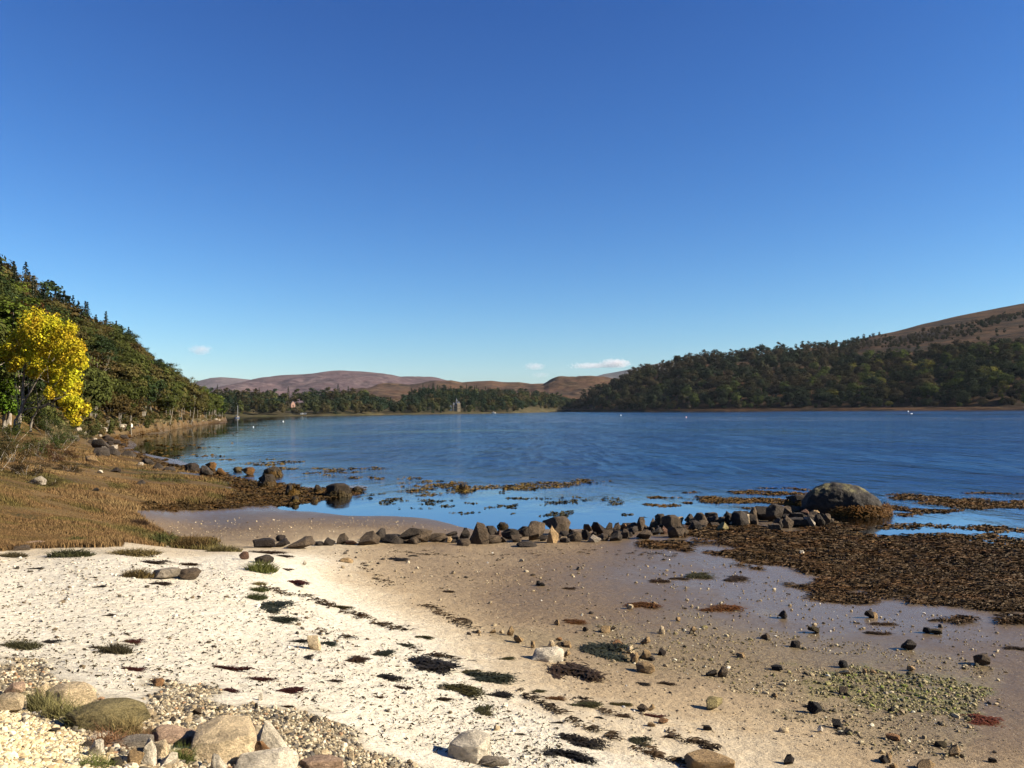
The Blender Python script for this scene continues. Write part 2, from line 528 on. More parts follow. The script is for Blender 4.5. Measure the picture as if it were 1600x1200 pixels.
shing[f] = zone(U[f], Vv[f], SHING, 14, 40, X[f] / .5, Y[f] / .5, 51)
bank[f] = zone(U[f], Vv[f], BANK, 8, 16, X[f] / .4, Y[f] / .4, 53)
wet[leftland] = 0.55
grav[f] = zone(U[f], Vv[f], GRAV, 16, 40, X[f] / .8, Y[f] / .8, 55)
grav[grav_l] = 1
weed[grav_l & (Z < 0.9)] = 0.8
green[f] = zone(U[f], Vv[f], GREEN, 18, 40, X[f] / .5, Y[f] / .5, 57)

na, nd = len(AZ), len(LD)
ii = np.arange(nd - 1)[:, None] * na + np.arange(na - 1)[None]
FQ = np.stack([ii, ii + 1, ii + 1 + na, ii + na], -1).reshape(-1, 4)[:, ::-1]

def mat_ground():
    k = NT('shore_ground')
    A = k.n('ShaderNodeSeparateColor'); a = k.n('ShaderNodeAttribute', attribute_name='zA'); k.l(a.outputs['Color'], A.inputs[0])
    B = k.n('ShaderNodeSeparateColor'); b = k.n('ShaderNodeAttribute', attribute_name='zB'); k.l(b.outputs['Color'], B.inputs[0])
    wet_, weed_, grass_ = A.outputs
    shing_, grav_, green_ = B.outputs
    p = k.pos()
    n_big = k.noise(p, 0.6, 4); n_mid = k.noise(p, 4.0, 5, 0.65); n_fine = k.noise(p, 28.0, 5, 0.75); n_grit = k.noise(p, 110.0, 2, 0.6)
    dry = k.mix(k.ramp(n_mid, [(0.3, 0.0), (0.7, 1.0)]), (0.80, 0.71, 0.565), (0.95, 0.875, 0.75))
    wv = k.math('ADD', wet_, k.math('MULTIPLY', k.math('SUBTRACT', n_mid, 0.5), 0.22), True)
    wcol = k.ramp(wv, [(0.0, (0.83, 0.745, 0.61)), (0.14, (0.73, 0.615, 0.46)), (0.34, (0.50, 0.38, 0.245)), (0.6, (0.25, 0.173, 0.100)), (0.85, (0.168, 0.117, 0.070)), (1.0, (0.185, 0.138, 0.096))])
    c = k.mix(k.ramp(wv, [(0.02, 0.0), (0.12, 1.0)]), dry, wcol)
    # grit: pale shell bits and dark grains
    vor = k.n('ShaderNodeTexVoronoi', i_Scale=34.0); k.l(p, vor.inputs['Vector'])
    cell = k.n('ShaderNodeSeparateColor'); k.l(vor.outputs['Color'], cell.inputs[0])
    spot = k.math('MULTIPLY', k.math('LESS_THAN', vor.outputs['Distance'], 0.30), k.math('GREATER_THAN', cell.outputs[0], 0.80))
    spot2 = k.math('MULTIPLY', k.math('LESS_THAN', vor.outputs['Distance'], 0.30), k.math('LESS_THAN', cell.outputs[0], 0.14))
    c = k.mix(k.math('MULTIPLY', spot, k.ramp(n_big, [(0.4, 0.25), (0.6, 0.8)])), c, (0.62, 0.52, 0.38))
    c = k.mix(k.math('MULTIPLY', spot2, k.ramp(n_big, [(0.4, 0.7), (0.6, 0.25)])), c, (0.10, 0.075, 0.05))
    c = k.mix(1.0, c, k.ramp(n_fine, [(0.3, 0.80), (0.7, 1.12)]), 'MULTIPLY')
    # gravel
    gcol = k.ramp(k.noise(p, 22.0, 3, 0.8), [(0.35, (0.10, 0.08, 0.045)), (0.5, (0.26, 0.20, 0.12)), (0.62, (0.42, 0.35, 0.2))])
    c = k.mix(k.math('MULTIPLY', grav_, 0.45), c, gcol)
    c = k.mix(k.math('MULTIPLY', green_, k.ramp(n_mid, [(0.42, 0.0), (0.6, 0.6)])), c, (0.20, 0.22, 0.04))
    scol = k.ramp(k.noise(p, 30.0, 3, 0.8), [(0.35, (0.10, 0.08, 0.05)), (0.52, (0.30, 0.24, 0.15)), (0.66, (0.60, 0.50, 0.34))])
    c = k.mix(shing_, c, scol)
    # grass soil
    so = k.ramp(k.noise(p, 0.35, 5), [(0.35, (0.07, 0.06, 0.022)), (0.5, (0.15, 0.09, 0.038)), (0.65, (0.20, 0.135, 0.058))])
    so = k.mix(1.0, so, k.ramp(n_fine, [(0.3, 0.6), (0.7, 1.25)]), 'MULTIPLY')
    c = k.mix(grass_, c, so)
    wcl = k.ramp(k.noise(p, 3.0, 6, 0.75), [(0.35, (0.025, 0.014, 0.006)), (0.55, (0.10, 0.055, 0.015)), (0.7, (0.20, 0.11, 0.025))])
    c = k.mix(weed_, c, wcl)
    rough = k.ramp(wv, [(0.0, 0.95), (0.4, 0.8), (0.7, 0.5), (0.9, 0.36), (1.0, 0.26)])
    rough = k.math('MAXIMUM', rough, k.math('MULTIPLY', k.math('MAXIMUM', grass_, weed_), 0.7))
    spec = k.math('MULTIPLY', k.ramp(wv, [(0.3, 0.1), (0.9, 0.26)]), k.math('SUBTRACT', 1.0, k.math('MULTIPLY', k.math('MAXIMUM', grass_, weed_), 0.8)))
    bs = k.math('SUBTRACT', 1.0, k.math('MULTIPLY', k.ramp(wv, [(0.6, 0.0), (1.0, 1.0)]), 0.93))
    h = k.math('ADD', k.math('MULTIPLY', n_mid, 0.6), k.math('ADD', k.math('MULTIPLY', n_fine, 0.25), k.math('MULTIPLY', n_grit, 0.08)))
    n_pit = k.noise(p, 7.5, 3, 0.5)
    h = k.math('ADD', h, k.math('MULTIPLY', k.ramp(n_pit, [(0.34, 0.0), (0.58, 1.0)]), 0.16))
    bp = k.bump(h, k.math('MULTIPLY', bs, 0.85), 0.09)
    return k.done(k.bsdf(k.mix(1.0, c, (0.615, 0.605, 0.57), 'MULTIPLY'), rough, spec, bp))

me = mesh_np('ground', np.stack([X, Y, Z], -1), FQ, [mat_ground()], smooth=True)
point_color(me, 'zA', np.stack([wet, weed, grass], -1))
point_color(me, 'zB', np.stack([np.maximum(shing, bank), grav, green], -1))
GROUND = tag(link('ground', me), 'shore of white sand, wet brown sand, weed and grass', 'ground', kind='structure')

# ------------------------------------------------------------------ water
RIP = [(220,690,0.02),(300,668,0.02),(350,675,0.0),(300,700,0.04),(450,690,0.3),(400,710,0.25),(600,700,0.55),(480,730,0.35),(600,790,0.03),(800,800,0.03),(950,800,0.05),(1000,770,0.2),(1100,785,0.1),
 (800,770,0.06),(1200,760,0.7),(800,735,0.75),(600,740,0.4),(1000,735,0.95),(1200,720,1.0),(1500,720,1.0),(800,690,0.9),(1000,690,0.85),(1300,690,0.85),(1550,690,0.85),
 (1500,760,0.8),(1500,790,0.15),(1550,820,0.02),(1350,830,0.02),(1600,860,0.02),(800,660,0.8),(1300,655,0.7),(600,660,0.5),(480,662,0.25),(440,655,0.05),(700,650,0.6),(400,665,0.05)]
rp = np.array(RIP, float)
tps_r = TPS(tq(at_z(rp[:, 0], rp[:, 1], 0.0)), rp[:, 2], 1e-3)
waz = np.concatenate([-np.geomspace(R(41), R(180), 14)[::-1], np.linspace(-R(40), R(40), 260), np.geomspace(R(41), R(180), 14)])
wld = np.concatenate([np.linspace(math.log(9), math.log(1500), 240), np.log(np.geomspace(1700, 12500, 8))])
wx = np.exp(wld)[:, None] * np.sin(waz)[None]; wy = np.exp(wld)[:, None] * np.cos(waz)[None]
wx = wx.ravel(); wy = wy.ravel()
rip = np.clip(tps_r(tq(np.stack([wx, wy], -1))), 0, 1)
dd = np.hypot(wx, wy)
streak = sstep(0.28, 0.42, fbm(wx / 160 + 3, np.log(dd) * 9, s=77) + 0.12) * sstep(60, 160, dd)
rip = rip * (1 - 0.55 * streak)
i2 = np.arange(len(wld) - 1)[:, None] * len(waz) + np.arange(len(waz) - 1)[None]
wq = np.stack([i2, i2 + 1, i2 + 1 + len(waz), i2 + len(waz)], -1).reshape(-1, 4)[:, ::-1]
def mat_water():
    k = NT('sea_water')
    a = k.n('ShaderNodeAttribute', attribute_name='pc')
    s = k.n('ShaderNodeSeparateColor'); k.l(a.outputs['Color'], s.inputs[0])
    rp_ = s.outputs[0]
    p = k.pos()
    v1 = k.map(p, (1.0, 0.42, 1)); v2 = k.map(p, (0.035, 0.05, 1))
    n0 = k.noise(v1, 0.22, 3, 0.5); n1 = k.noise(v1, 0.8, 4, 0.6); n2 = k.noise(k.map(p, (0.8, 1.3, 1)), 4.0, 3, 0.6); n3 = k.noise(v2, 1.0, 5, 0.6)
    patch = k.ramp(n3, [(0.36, 0.35), (0.62, 1.15)])
    n4 = k.math('ADD', k.math('MULTIPLY', k.noise(k.map(p, (1.5, 0.20, 1)), 1.0, 2, 0.6), 0.50), k.math('ADD', k.math('MULTIPLY', k.noise(k.map(p, (0.28, 0.028, 1)), 1.0, 2, 0.6), 0.33), k.math('MULTIPLY', k.noise(k.map(p, (0.12, 0.005, 1)), 1.0, 2, 0.6), 0.17)))
    dash = k.ramp(n4, [(0.41, 0.1), (0.5, 0.9), (0.58, 2.2)])
    amp = k.math('MULTIPLY', rp_, patch)
    h = k.math('ADD', k.math('MULTIPLY', n1, 1.0), k.math('ADD', k.math('MULTIPLY', n0, 2.2), k.math('MULTIPLY', n2, 0.16)))
    b = k.bump(h, 1.0, k.math('ADD', k.math('MULTIPLY', amp, 0.75), 0.004))
    fr = k.n('ShaderNodeFresnel', i_IOR=1.33); k.l(b, fr.inputs['Normal'])
    g = k.n('ShaderNodeBsdfGlossy'); g.inputs['Color'].default_value = (0.64, 0.68, 0.715, 1)
    k.l(k.math('ADD', k.math('MULTIPLY', k.math('MULTIPLY', amp, dash), 0.10), 0.025), g.inputs['Roughness']); k.l(b, g.inputs['Normal'])
    t0 = k.n('ShaderNodeBsdfTransparent'); t0.inputs['Color'].default_value = (0.82, 0.78, 0.62, 1)
    df = k.n('ShaderNodeBsdfDiffuse'); df.inputs['Color'].default_value = (0.008, 0.078, 0.20, 1)
    t = k.n('ShaderNodeMixShader'); k.l(k.math('MULTIPLY', rp_, 0.75), t.inputs[0]); k.l(t0.outputs[0], t.inputs[1]); k.l(df.outputs[0], t.inputs[2])
    ff = k.math('MULTIPLY', fr.outputs[0], k.math('SUBTRACT', 1.0, k.math('MULTIPLY', k.math('MULTIPLY', amp, dash), 0.265)))  # painted ripple texture: dash noise dims the reflection where wavelets would darken it
    mx = k.n('ShaderNodeMixShader'); k.l(ff, mx.inputs[0]); k.l(t.outputs[0], mx.inputs[1]); k.l(g.outputs[0], mx.inputs[2])
    return k.done(mx.outputs[0])
me = mesh_np('water', np.stack([wx, wy, np.zeros_like(wx)], -1), wq, [mat_water()], smooth=True)
point_color(me, 'pc', np.stack([rip] * 3, -1))
WATER = tag(link('water', me), 'blue water of the sea loch, calm near the shore', 'water', kind='structure')

# ------------------------------------------------------------------ hills across the water
def mat_hill(name, c1, c2, c3, sc, rocky=0.3):
    k = NT(name)
    p = k.pos()
    v = k.map(p, (1, 1, max(2.5, rocky)))
    n1 = k.noise(v, sc, 7, 0.62); n2 = k.noise(v, sc * 7, 6, 0.7); n3 = k.noise(v, sc * 2.3, 6, 0.6)
    c = k.mix(k.ramp(n1, [(0.36, 0.0), (0.62, 1.0)]), c1, c2)
    c = k.mix(k.ramp(n3, [(0.5, 0.0), (0.66, 0.8)]), c, c3)
    c = k.mix(1.0, c, k.ramp(n2, [(0.3, 0.55), (0.7, 1.35)]), 'MULTIPLY')
    b = k.bump(n3, 0.6, 0.25 / sc * 0.3)
    b = k.bump(n2, 0.8, 0.25 / sc * 0.10, b)
    return k.done(k.bsdf(k.mix(1.0, c, (0.40, 0.385, 0.385), 'MULTIPLY'), 0.95, 0.1, b))

def hill_fn(tbl, tree, amp, wl, seed, shore=0.0, pw=0.9, shelf=0.0):
    """tbl rows: u, shore distance, ridge distance, v of the skyline. Returns height(az, d)"""
    t = np.asarray(tbl, float)
    def fn(az, d):
        u = az_to_u(az)
        d0 = np.interp(u, t[:, 0], t[:, 1]); d1 = np.interp(u, t[:, 0], t[:, 2]); v = np.interp(u, t[:, 0], t[:, 3])
        top = CAM_H + (horizon_v(u) - v) / FPX * d1 * np.cos(np.clip(az, -0.8, 0.8)) - tree
        x = d * np.sin(az); y = d * np.cos(az)
        s = (d - d0) / (d1 - d0)
        base = shore
        s2 = (d - d0 - shelf) / (d1 - d0 - shelf)
        prof = base + (top - base) * np.clip(s2, 0, 1) ** pw
        back = top - (top + 20) * sstep(1.05, 2.2, s)
        h = np.where(s < 1, prof, back)
        h = h + amp * fbm(x / wl, y / wl, o=5, s=seed) * sstep(0.03, 0.3, s) * (1 - 0.75 * np.exp(-((s - 1) / 0.12) ** 2))
        bankh = -1.5 + (base + 1.5) * sstep(-0.02, 0.0, s) if shore else -1.5
        h = np.where(s < 0, -3 + (shore + 3) * sstep(-14, 6, (d - d0)), h)
        h = np.where(s >= 0, np.maximum(h, min(shore, 1.0) if shore else -3), h)
        return h
    return fn

def hill_mesh(name, fn, tbl, u0, u1, nu, nd, mat, label, k0=0.97, k1=1.9):
    us = np.linspace(u0, u1, nu)
    az = np.arctan((us - PW / 2) / FPX)
    t = np.asarray(tbl, float)
    d0 = np.interp(us, t[:, 0], t[:, 1]); d1 = np.interp(us, t[:, 0], t[:, 2])
    s = np.concatenate([np.linspace(-0.06, 1.15, nd), np.linspace(1.2, 2.2, 14)])
    d = d0[None] + s[:, None] * (d1 - d0)[None]
    A = np.broadcast_to(az[None], d.shape)
    h = fn(A.ravel(), d.ravel()).reshape(d.shape)
    # close the ends down to the water
    e = np.minimum(np.arange(nu), np.arange(nu)[::-1])
    V = np.stack([d * np.sin(A), d * np.cos(A), h], -1).reshape(-1, 3)
    m = len(s)
    q = np.arange(m - 1)[:, None] * nu + np.arange(nu - 1)[None]
    Fq = np.stack([q, q + 1, q + 1 + nu, q + nu], -1).reshape(-1, 4)[:, ::-1]
    o = link(name, mesh_np(name, V, Fq, [mat], smooth=True))
    tag(o, label, 'hill', kind='structure')
    return o

B_T = [(200,740,960,634),(320,755,960,612),(345,762,960,608),(400,775,980,611),(440,777,1000,612),(500,777,1010,610),(540,800,1010,605),(575,820,1010,608),(600,850,1040,618),(625,855,1060,622),
       (640,860,1180,614),(660,870,1250,606),(680,880,1300,603),(740,915,1300,606),(800,975,1350,608),(840,1120,1400,611),(870,1260,1500,616),(905,1280,1520,624),(960,1300,1550,630)]
B_FN = hill_fn(B_T, 13.0, 6, 110, 61, shore=1.1, pw=0.8, shelf=14)
C_T = [(520,1500,2300,622),(540,1500,2300,617),(565,1500,2300,611),(590,1500,2300,606.5),(640,1500,2300,608),(660,1500,2350,602),(680,1500,2350,597.5),(705,1550,2400,596),(722,1550,2400,599.5),
       (745,1550,2400,597),(768,1600,2400,593.5),(785,1600,2400,595),(810,1600,2400,594.5),(830,1600,2400,597.5),(850,1600,2400,597),(858,1600,2400,592.5),(872,1600,2400,590),(900,1600,2400,591),
       (915,1650,2400,588.5),(930,1650,2400,588),(950,1650,2400,590.5),(965,1650,2400,593),(985,1650,2400,598),(1010,1650,2400,604),(1060,1650,2400,615),(1100,1650,2400,630)]
C_FN = hill_fn(C_T, 0, 40, 240, 63, shore=6, pw=1.0)
D1_T = [(300,3000,4300,612),(340,3000,4300,604),(368,3000,4300,598),(395,3000,4400,590.5),(410,3000,4400,588),(440,3000,4500,584.5),(475,3000,4500,582),(500,3000,4500,579),(530,3000,4500,577),
        (560,3000,4500,578.5),(600,3000,4500,583.5),(626,3000,4500,588.5),(631,3000,4500,588.5),(645,3000,4500,589),(675,3000,4500,592),(700,3000,4500,597),(720,3000,4500,602),(760,3000,4500,612),(820,3000,4500,630)]
D1_FN = hill_fn(D1_T, 0, 75, 420, 65, shore=10, pw=1.0)
D2_T = [(150,5000,6800,625),(250,5000,6800,612),(290,5000,6800,602),(310,5000,6800,594),(330,5000,6800,589.5),(345,5000,6800,588.5),(370,5000,6800,590),(390,5000,6800,592),(430,5000,6800,600),(500,5000,6800,615),(560,5000,6800,630)]
D2_FN = hill_fn(D2_T, 0, 40, 600, 67, shore=10, pw=1.0)
D3_T = [(850,6500,8200,600),(893,6500,8200,591),(905,6500,8200,586.3),(914,6500,8200,588),(930,6500,8200,588),(945,6500,8200,584),(960,6500,8200,581.5),(980,6500,8200,578),(1000,6500,8200,574),(1030,6500,8200,568),(1060,6500,8200,566),(1150,6500,8200,575),(1300,6500,8200,610)]
D3_FN = hill_fn(D3_T, 0, 60, 700, 69, shore=10, pw=1.0)
E_T = [(845,1400,1560,641),(870,1280,1480,634),(900,1165,1430,620),(927,1085,1400,604),(955,1035,1370,596),(975,1010,1350,582),(1007,980,1330,572),(1040,960,1320,565),(1070,940,1310,554),(1105,925,1310,549),
       (1150,905,1340,547),(1195,893,1380,542),(1225,885,1420,539),(1260,875,1500,533),(1300,862,1580,531),(1320,855,1620,530),(1360,840,1680,516),(1400,828,1740,508.5),(1450,812,1800,495.5),(1500,797,1850,484.5),
       (1550,782,1880,475),(1600,768,1900,465),(1700,745,1950,450),(1900,700,2000,445),(2200,650,2000,460),(2600,600,2000,520)]
E_FN = hill_fn(E_T, 11.0, 10, 150, 71, shore=2.8, pw=0.92, shelf=50)
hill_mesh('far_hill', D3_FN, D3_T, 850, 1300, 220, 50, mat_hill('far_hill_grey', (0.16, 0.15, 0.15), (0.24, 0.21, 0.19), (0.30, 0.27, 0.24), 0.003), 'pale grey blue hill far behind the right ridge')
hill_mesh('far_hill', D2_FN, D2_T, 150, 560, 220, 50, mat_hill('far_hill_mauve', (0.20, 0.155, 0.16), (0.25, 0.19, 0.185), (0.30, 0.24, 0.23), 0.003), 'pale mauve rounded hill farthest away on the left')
hill_mesh('moor_hill', D1_FN, D1_T, 300, 820, 420, 130, mat_hill('moor_purple', (0.12, 0.082, 0.090), (0.235, 0.155, 0.155), (0.29, 0.21, 0.20), 0.004, 3.5), 'broad purple brown heather hill with a flat top')
hill_mesh('moor_hill', C_FN, C_T, 520, 1100, 460, 130, mat_hill('moor_rust', (0.075, 0.050, 0.030), (0.225, 0.125, 0.070), (0.26, 0.17, 0.085), 0.012), 'rust brown knobbly moor behind the far woods')
hill_mesh('wooded_hill', B_FN, B_T, 200, 960, 420, 70, mat_hill('far_shore_grass', (0.10, 0.085, 0.04), (0.16, 0.13, 0.06), (0.12, 0.13, 0.05), 0.02), 'low far shore with a pale strand below the woods')
hill_mesh('wooded_hill', E_FN, E_T, 845, 2600, 620, 150, mat_hill('moor_slope', (0.040, 0.030, 0.016), (0.215, 0.115, 0.048), (0.035, 0.034, 0.018), 0.010, 7.0), 'long hill on the right, wooded below and brown moor on top')

# ------------------------------------------------------------------ trees
def unit(a):
    return a / (np.linalg.norm(a, axis=-1, keepdims=True) + 1e-9)

def leaf_quads(C, Nrm, size, rng, aspect=0.75):
    n = len(C)
    a = unit(np.cross(Nrm, rng.normal(size=(n, 3))))
    b = np.cross(Nrm, a)
    s = np.broadcast_to(np.asarray(size, float), (n,))[:, None] * rng.uniform(0.6, 1.3, (n, 1))
    V = np.stack([C + a * s * 0.5, C + b * s * 0.5 * aspect, C - a * s * 0.5, C - b * s * 0.5 * aspect], 1).reshape(-1, 3)
    return V, np.arange(n * 4).reshape(n, 4)

def tubes(segs, sides=6):
    """segs: polylines [(points Nx3, radii N)]"""
    Vs, Fs, o = [], [], 0
    for P, rad in segs:
        P = np.asarray(P, float); rad = np.asarray(rad, float)
        T = unit(np.gradient(P, axis=0))
        ref = np.array([0.31, 0.95, 0.05])
        A = unit(np.cross(T, ref)); B = np.cross(T, A)
        th = np.linspace(0, 2 * np.pi, sides, endpoint=False)
        V = P[:, None] + rad[:, None, None] * (np.cos(th)[None, :, None] * A[:, None] + np.sin(th)[None, :, None] * B[:, None])
        m = len(P)
        q = np.arange(m - 1)[:, None] * sides + np.arange(sides)[None]
        q2 = np.arange(m - 1)[:, None] * sides + (np.arange(sides)[None] + 1) % sides
        Fs.append(np.stack([q, q2, q2 + sides, q + sides], -1).reshape(-1, 4) + o)
        Vs.append(V.reshape(-1, 3)); o += m * sides
    return np.concatenate(Vs), np.concatenate(Fs)

def limb(p0, p1, r0, r1, rng, bend=0.12, n=6):
    t = np.linspace(0, 1, n)[:, None]
    p0 = np.asarray(p0, float); p1 = np.asarray(p1, float)
    L = np.linalg.norm(p1 - p0)
    mid = rng.normal(size=3) * bend * L
    P = p0 + (p1 - p0) * t + mid * (t * (1 - t) * 4) * 0.5
    return P, r0 + (r1 - r0) * t[:, 0]

def crown_points(rng, h, w, base, nc, nl, cr_, flat=0.8):
    cz, rz = (base + h) / 2, (h - base) / 2
    d = unit(rng.normal(size=(nc, 3)))
    rr = rng.uniform(0.35, 1.0, (nc, 1)) ** 0.55
    top = np.where(d[:, 2:3] < 0, 0.85, 1.0)
    C = d * rr * np.array([w / 2 - cr_ * 0.5, w / 2 - cr_ * 0.5, rz - cr_ * 0.4]) * top
    C += rng.normal(size=C.shape) * 0.06 * w
    C[:, 2] += cz
    crs = cr_ * rng.uniform(0.6, 1.3, nc)
    e = unit(rng.normal(size=(nc, nl, 3)))
    e[..., 2] = np.where(e[..., 2] < -0.3, -e[..., 2] * 0.6, e[..., 2])
    P = C[:, None] + e * (crs[:, None, None] * rng.uniform(0.35, 1.05, (nc, nl, 1))) * np.array([1, 1, flat])
    ou = unit(C / np.array([w / 2, w / 2, rz]) - np.array([0, 0, cz / rz]))
    Nn = unit(e * 0.65 + ou[:, None] * 0.85 + rng.normal(size=e.shape) * 0.32 + np.array([0, 0, 0.12]))
    return P.reshape(-1, 3), Nn.reshape(-1, 3), C

def broadleaf(seed, h, w, base, nc, nl, leaf, cr_, stems=1, tr=0.16):
    rng = np.random.default_rng(seed)
    P, Nn, C = crown_points(rng, h, w, base, nc, nl, cr_)
    LV, LF = leaf_quads(P, Nn, leaf, rng)
    segs = []
    for s in range(stems):
        off = rng.normal(size=2) * (0.35 if stems > 1 else 0.05)
        topp = np.array([off[0] * 3, off[1] * 3, h * 0.72])
        segs.append(limb((off[0], off[1], -0.6), topp, tr, tr * 0.3, rng, 0.08, 7))
    for c in C[rng.permutation(len(C))[:9]]:
        z0 = rng.uniform(0.3, 0.6) * h
        segs.append(limb((0, 0, z0), c, tr * 0.45, tr * 0.1, rng, 0.15, 5))
    TV, TF = tubes(segs, 6)
    return (LV, LF), (TV, TF)

def spruce(seed, h, w, nl=26, per=16, leaf=0.55):
    rng = np.random.default_rng(seed)
    Cs, Ns = [], []
    for i in range(nl):
        t = (i + 0.5) / nl
        z = h * (0.06 + 0.94 * t)
        r = w / 2 * (1 - t) ** 0.8 + 0.08
        k = max(4, int(per * (1 - t) + 3))
        th = rng.uniform(0, 6.28, k)
        for q in range(4):
            f = (q + 0.6) / 4 * rng.uniform(0.7, 1.15, k)
            P = np.stack([np.cos(th) * r * f, np.sin(th) * r * f, z - 0.35 * r * f + rng.normal(size=k) * 0.12], -1)
            Cs.append(P); Ns.append(unit(np.stack([np.cos(th) * .5, np.sin(th) * .5, np.full(k, 0.8)], -1) + rng.normal(size=(k, 3)) * 0.4))
    LV, LF = leaf_quads(np.concatenate(Cs), np.concatenate(Ns), leaf, rng, 0.5)
    TV, TF = tubes([limb((0, 0, -0.6), (0, 0, h * 0.97), w * 0.035, 0.02, rng, 0.01, 6)], 6)
    return (LV, LF), (TV, TF)

def joined(name, lf, tr, bark):
    V = np.concatenate([lf[0], tr[0]]); F = np.concatenate([lf[1], tr[1] + len(lf[0])])
    return mesh_np(name, V, F, [M_LEAF, bark], np.r_[np.zeros(len(lf[1]), int), np.ones(len(tr[1]), int)])

M_DARKBARK = mat_bark('dark_bark', (0.05, 0.042, 0.034), (0.09, 0.078, 0.062))
HILLT = [broadleaf(100 + i, 9.5 + (i % 3), 7.0 + (i % 2) * 1.2, 1.6, 56, 90, 0.34, 1.3) for i in range(6)]
HILL_ME = [joined('broadleaf_tree', a, b, M_BARK) for a, b in HILLT]
EDGET = [broadleaf(130 + i, 9.0 + i % 3, 6.8, 2.6, 60, 60, 0.40, 1.15, stems=2 + i % 2, tr=0.13) for i in range(4)]
EDGE_ME = [(mesh_np('crown', a[0], a[1], [M_LEAF]), mesh_np('trunk', b[0], b[1], [M_PALEBARK], smooth=True)) for a, b in EDGET]
SPRT = [spruce(150 + i, 10 + i, 4.4 + 0.4 * i) for i in range(3)]
SPR_ME = [joined('spruce_tree', a, b, M_BARK) for a, b in SPRT]
OAKT = [broadleaf(170 + i, 12.0 + (i % 3) * 1.5, 13.0 + (i % 2) * 2, 0.6, 38, 56, 0.95, 2.5, tr=0.35) for i in range(6)]
OAK_ME = [joined('oak_tree', a, b, M_DARKBARK) for a, b in OAKT]
LOWT = [broadleaf(190 + i, 12.0 + (i % 3) * 2, 11.0, 0.3, 44, 14, 1.35, 2.1, tr=0.3)[0] for i in range(5)]
LOWS = [spruce(196 + i, 15 + 2 * i, 6.0, 14, 8, 1.3)[0] for i in range(2)]

class Cover:
    """front to back count of what each tree shows, so that the hidden ones can go into the mass"""
    def __init__(self, res=2.0):
        self.res = res
        self.m = np.zeros((int(PH / res), int(PW / res)), bool)
    def add(self, u, v0, v1, w):
        r = self.res
        a0, a1 = int((u - w / 2) / r), int((u + w / 2) / r) + 1
        b0, b1 = int(v0 / r), int(v1 / r) + 1
        a0, b0 = max(a0, 0), max(b0, 0); a1 = min(a1, self.m.shape[1]); b1 = min(b1, self.m.shape[0])
        if a1 <= a0 or b1 <= b0: return 0
        sub = self.m[b0:b1, a0:a1]
        yy, xx = np.mgrid[b0:b1, a0:a1]
        e = ((xx + .5 - u / r) / (w / 2 / r + .3)) ** 2 + ((yy + .5 - (v0 + v1) / 2 / r) / ((v1 - v0) / 2 / r + .3)) ** 2 <= 1
        n = int((e & ~sub).sum())
        sub |= e
        return n

def visible(P, hgt, wid):
    Pt = P.copy(); Pt[:, 2] += hgt
    u, v1, z = proj(P); _, v0, _ = proj(Pt)
    cov = Cover()
    n = np.zeros(len(P), int)
    for i in np.argsort(z):
        n[i] = cov.add(u[i], v0[i], v1[i], wid[i] * FPX / z[i])
    return n

def jitter_grid(x0, x1, y0, y1, sp, rng, jit=0.42):
    a, b = np.meshgrid(np.arange(x0, x1, sp), np.arange(y0, y1, sp))
    a = a + rng.uniform(-jit, jit, a.shape) * sp; b = b + rng.uniform(-jit, jit, b.shape) * sp
    return a.ravel(), b.ravel()

M_LEAFV = None
def mat_leafv():
    k = NT('leaf_mass')
    col = k.n('ShaderNodeAttribute', attribute_name='pc').outputs['Color']
    ri = k.n('ShaderNodeNewGeometry').outputs['Random Per Island']
    c = k.mix(1.0, k.mix(1.0, col, (0.68, 0.68, 0.68), 'MULTIPLY'), k.ramp(ri, [(0.0, 0.55), (1.0, 1.4)]), 'MULTIPLY')
    d = k.n('ShaderNodeBsdfDiffuse'); k.l(c, d.inputs['Color'])
    t = k.n('ShaderNodeBsdfTranslucent'); k.l(c, t.inputs['Color'])
    mx = k.n('ShaderNodeMixShader'); mx.inputs[0].default_value = 0.2
    k.l(d.outputs[0], mx.inputs[1]); k.l(t.outputs[0], mx.inputs[2])
    return k.done(mx.outputs[0])
M_LEAFV = mat_leafv()

def tree_mass(name, P, S, protos, cols, rng, label, cat):
    print(name, len(P))
    Vs, Fs, Cs, o = [], [], [], 0
    for i in range(len(P)):
        V, F = protos[rng.integers(len(protos))] if not callable(protos) else protos(i)
        a = rng.uniform(0, 6.28); c, s = math.cos(a), math.sin(a)
        W = np.stack([V[:, 0] * c - V[:, 1] * s, V[:, 0] * s + V[:, 1] * c, V[:, 2]], -1) * S[i] + P[i]
        Vs.append(W); Fs.append(F + o); o += len(V)
        Cs.append(np.broadcast_to(cols[i], (len(V), 3)))
    me = mesh_np(name, np.concatenate(Vs), np.concatenate(Fs), [M_LEAFV])
    point_color(me, 'pc', np.concatenate(Cs))
    return tag(link(name, me), label, cat, kind='stuff')

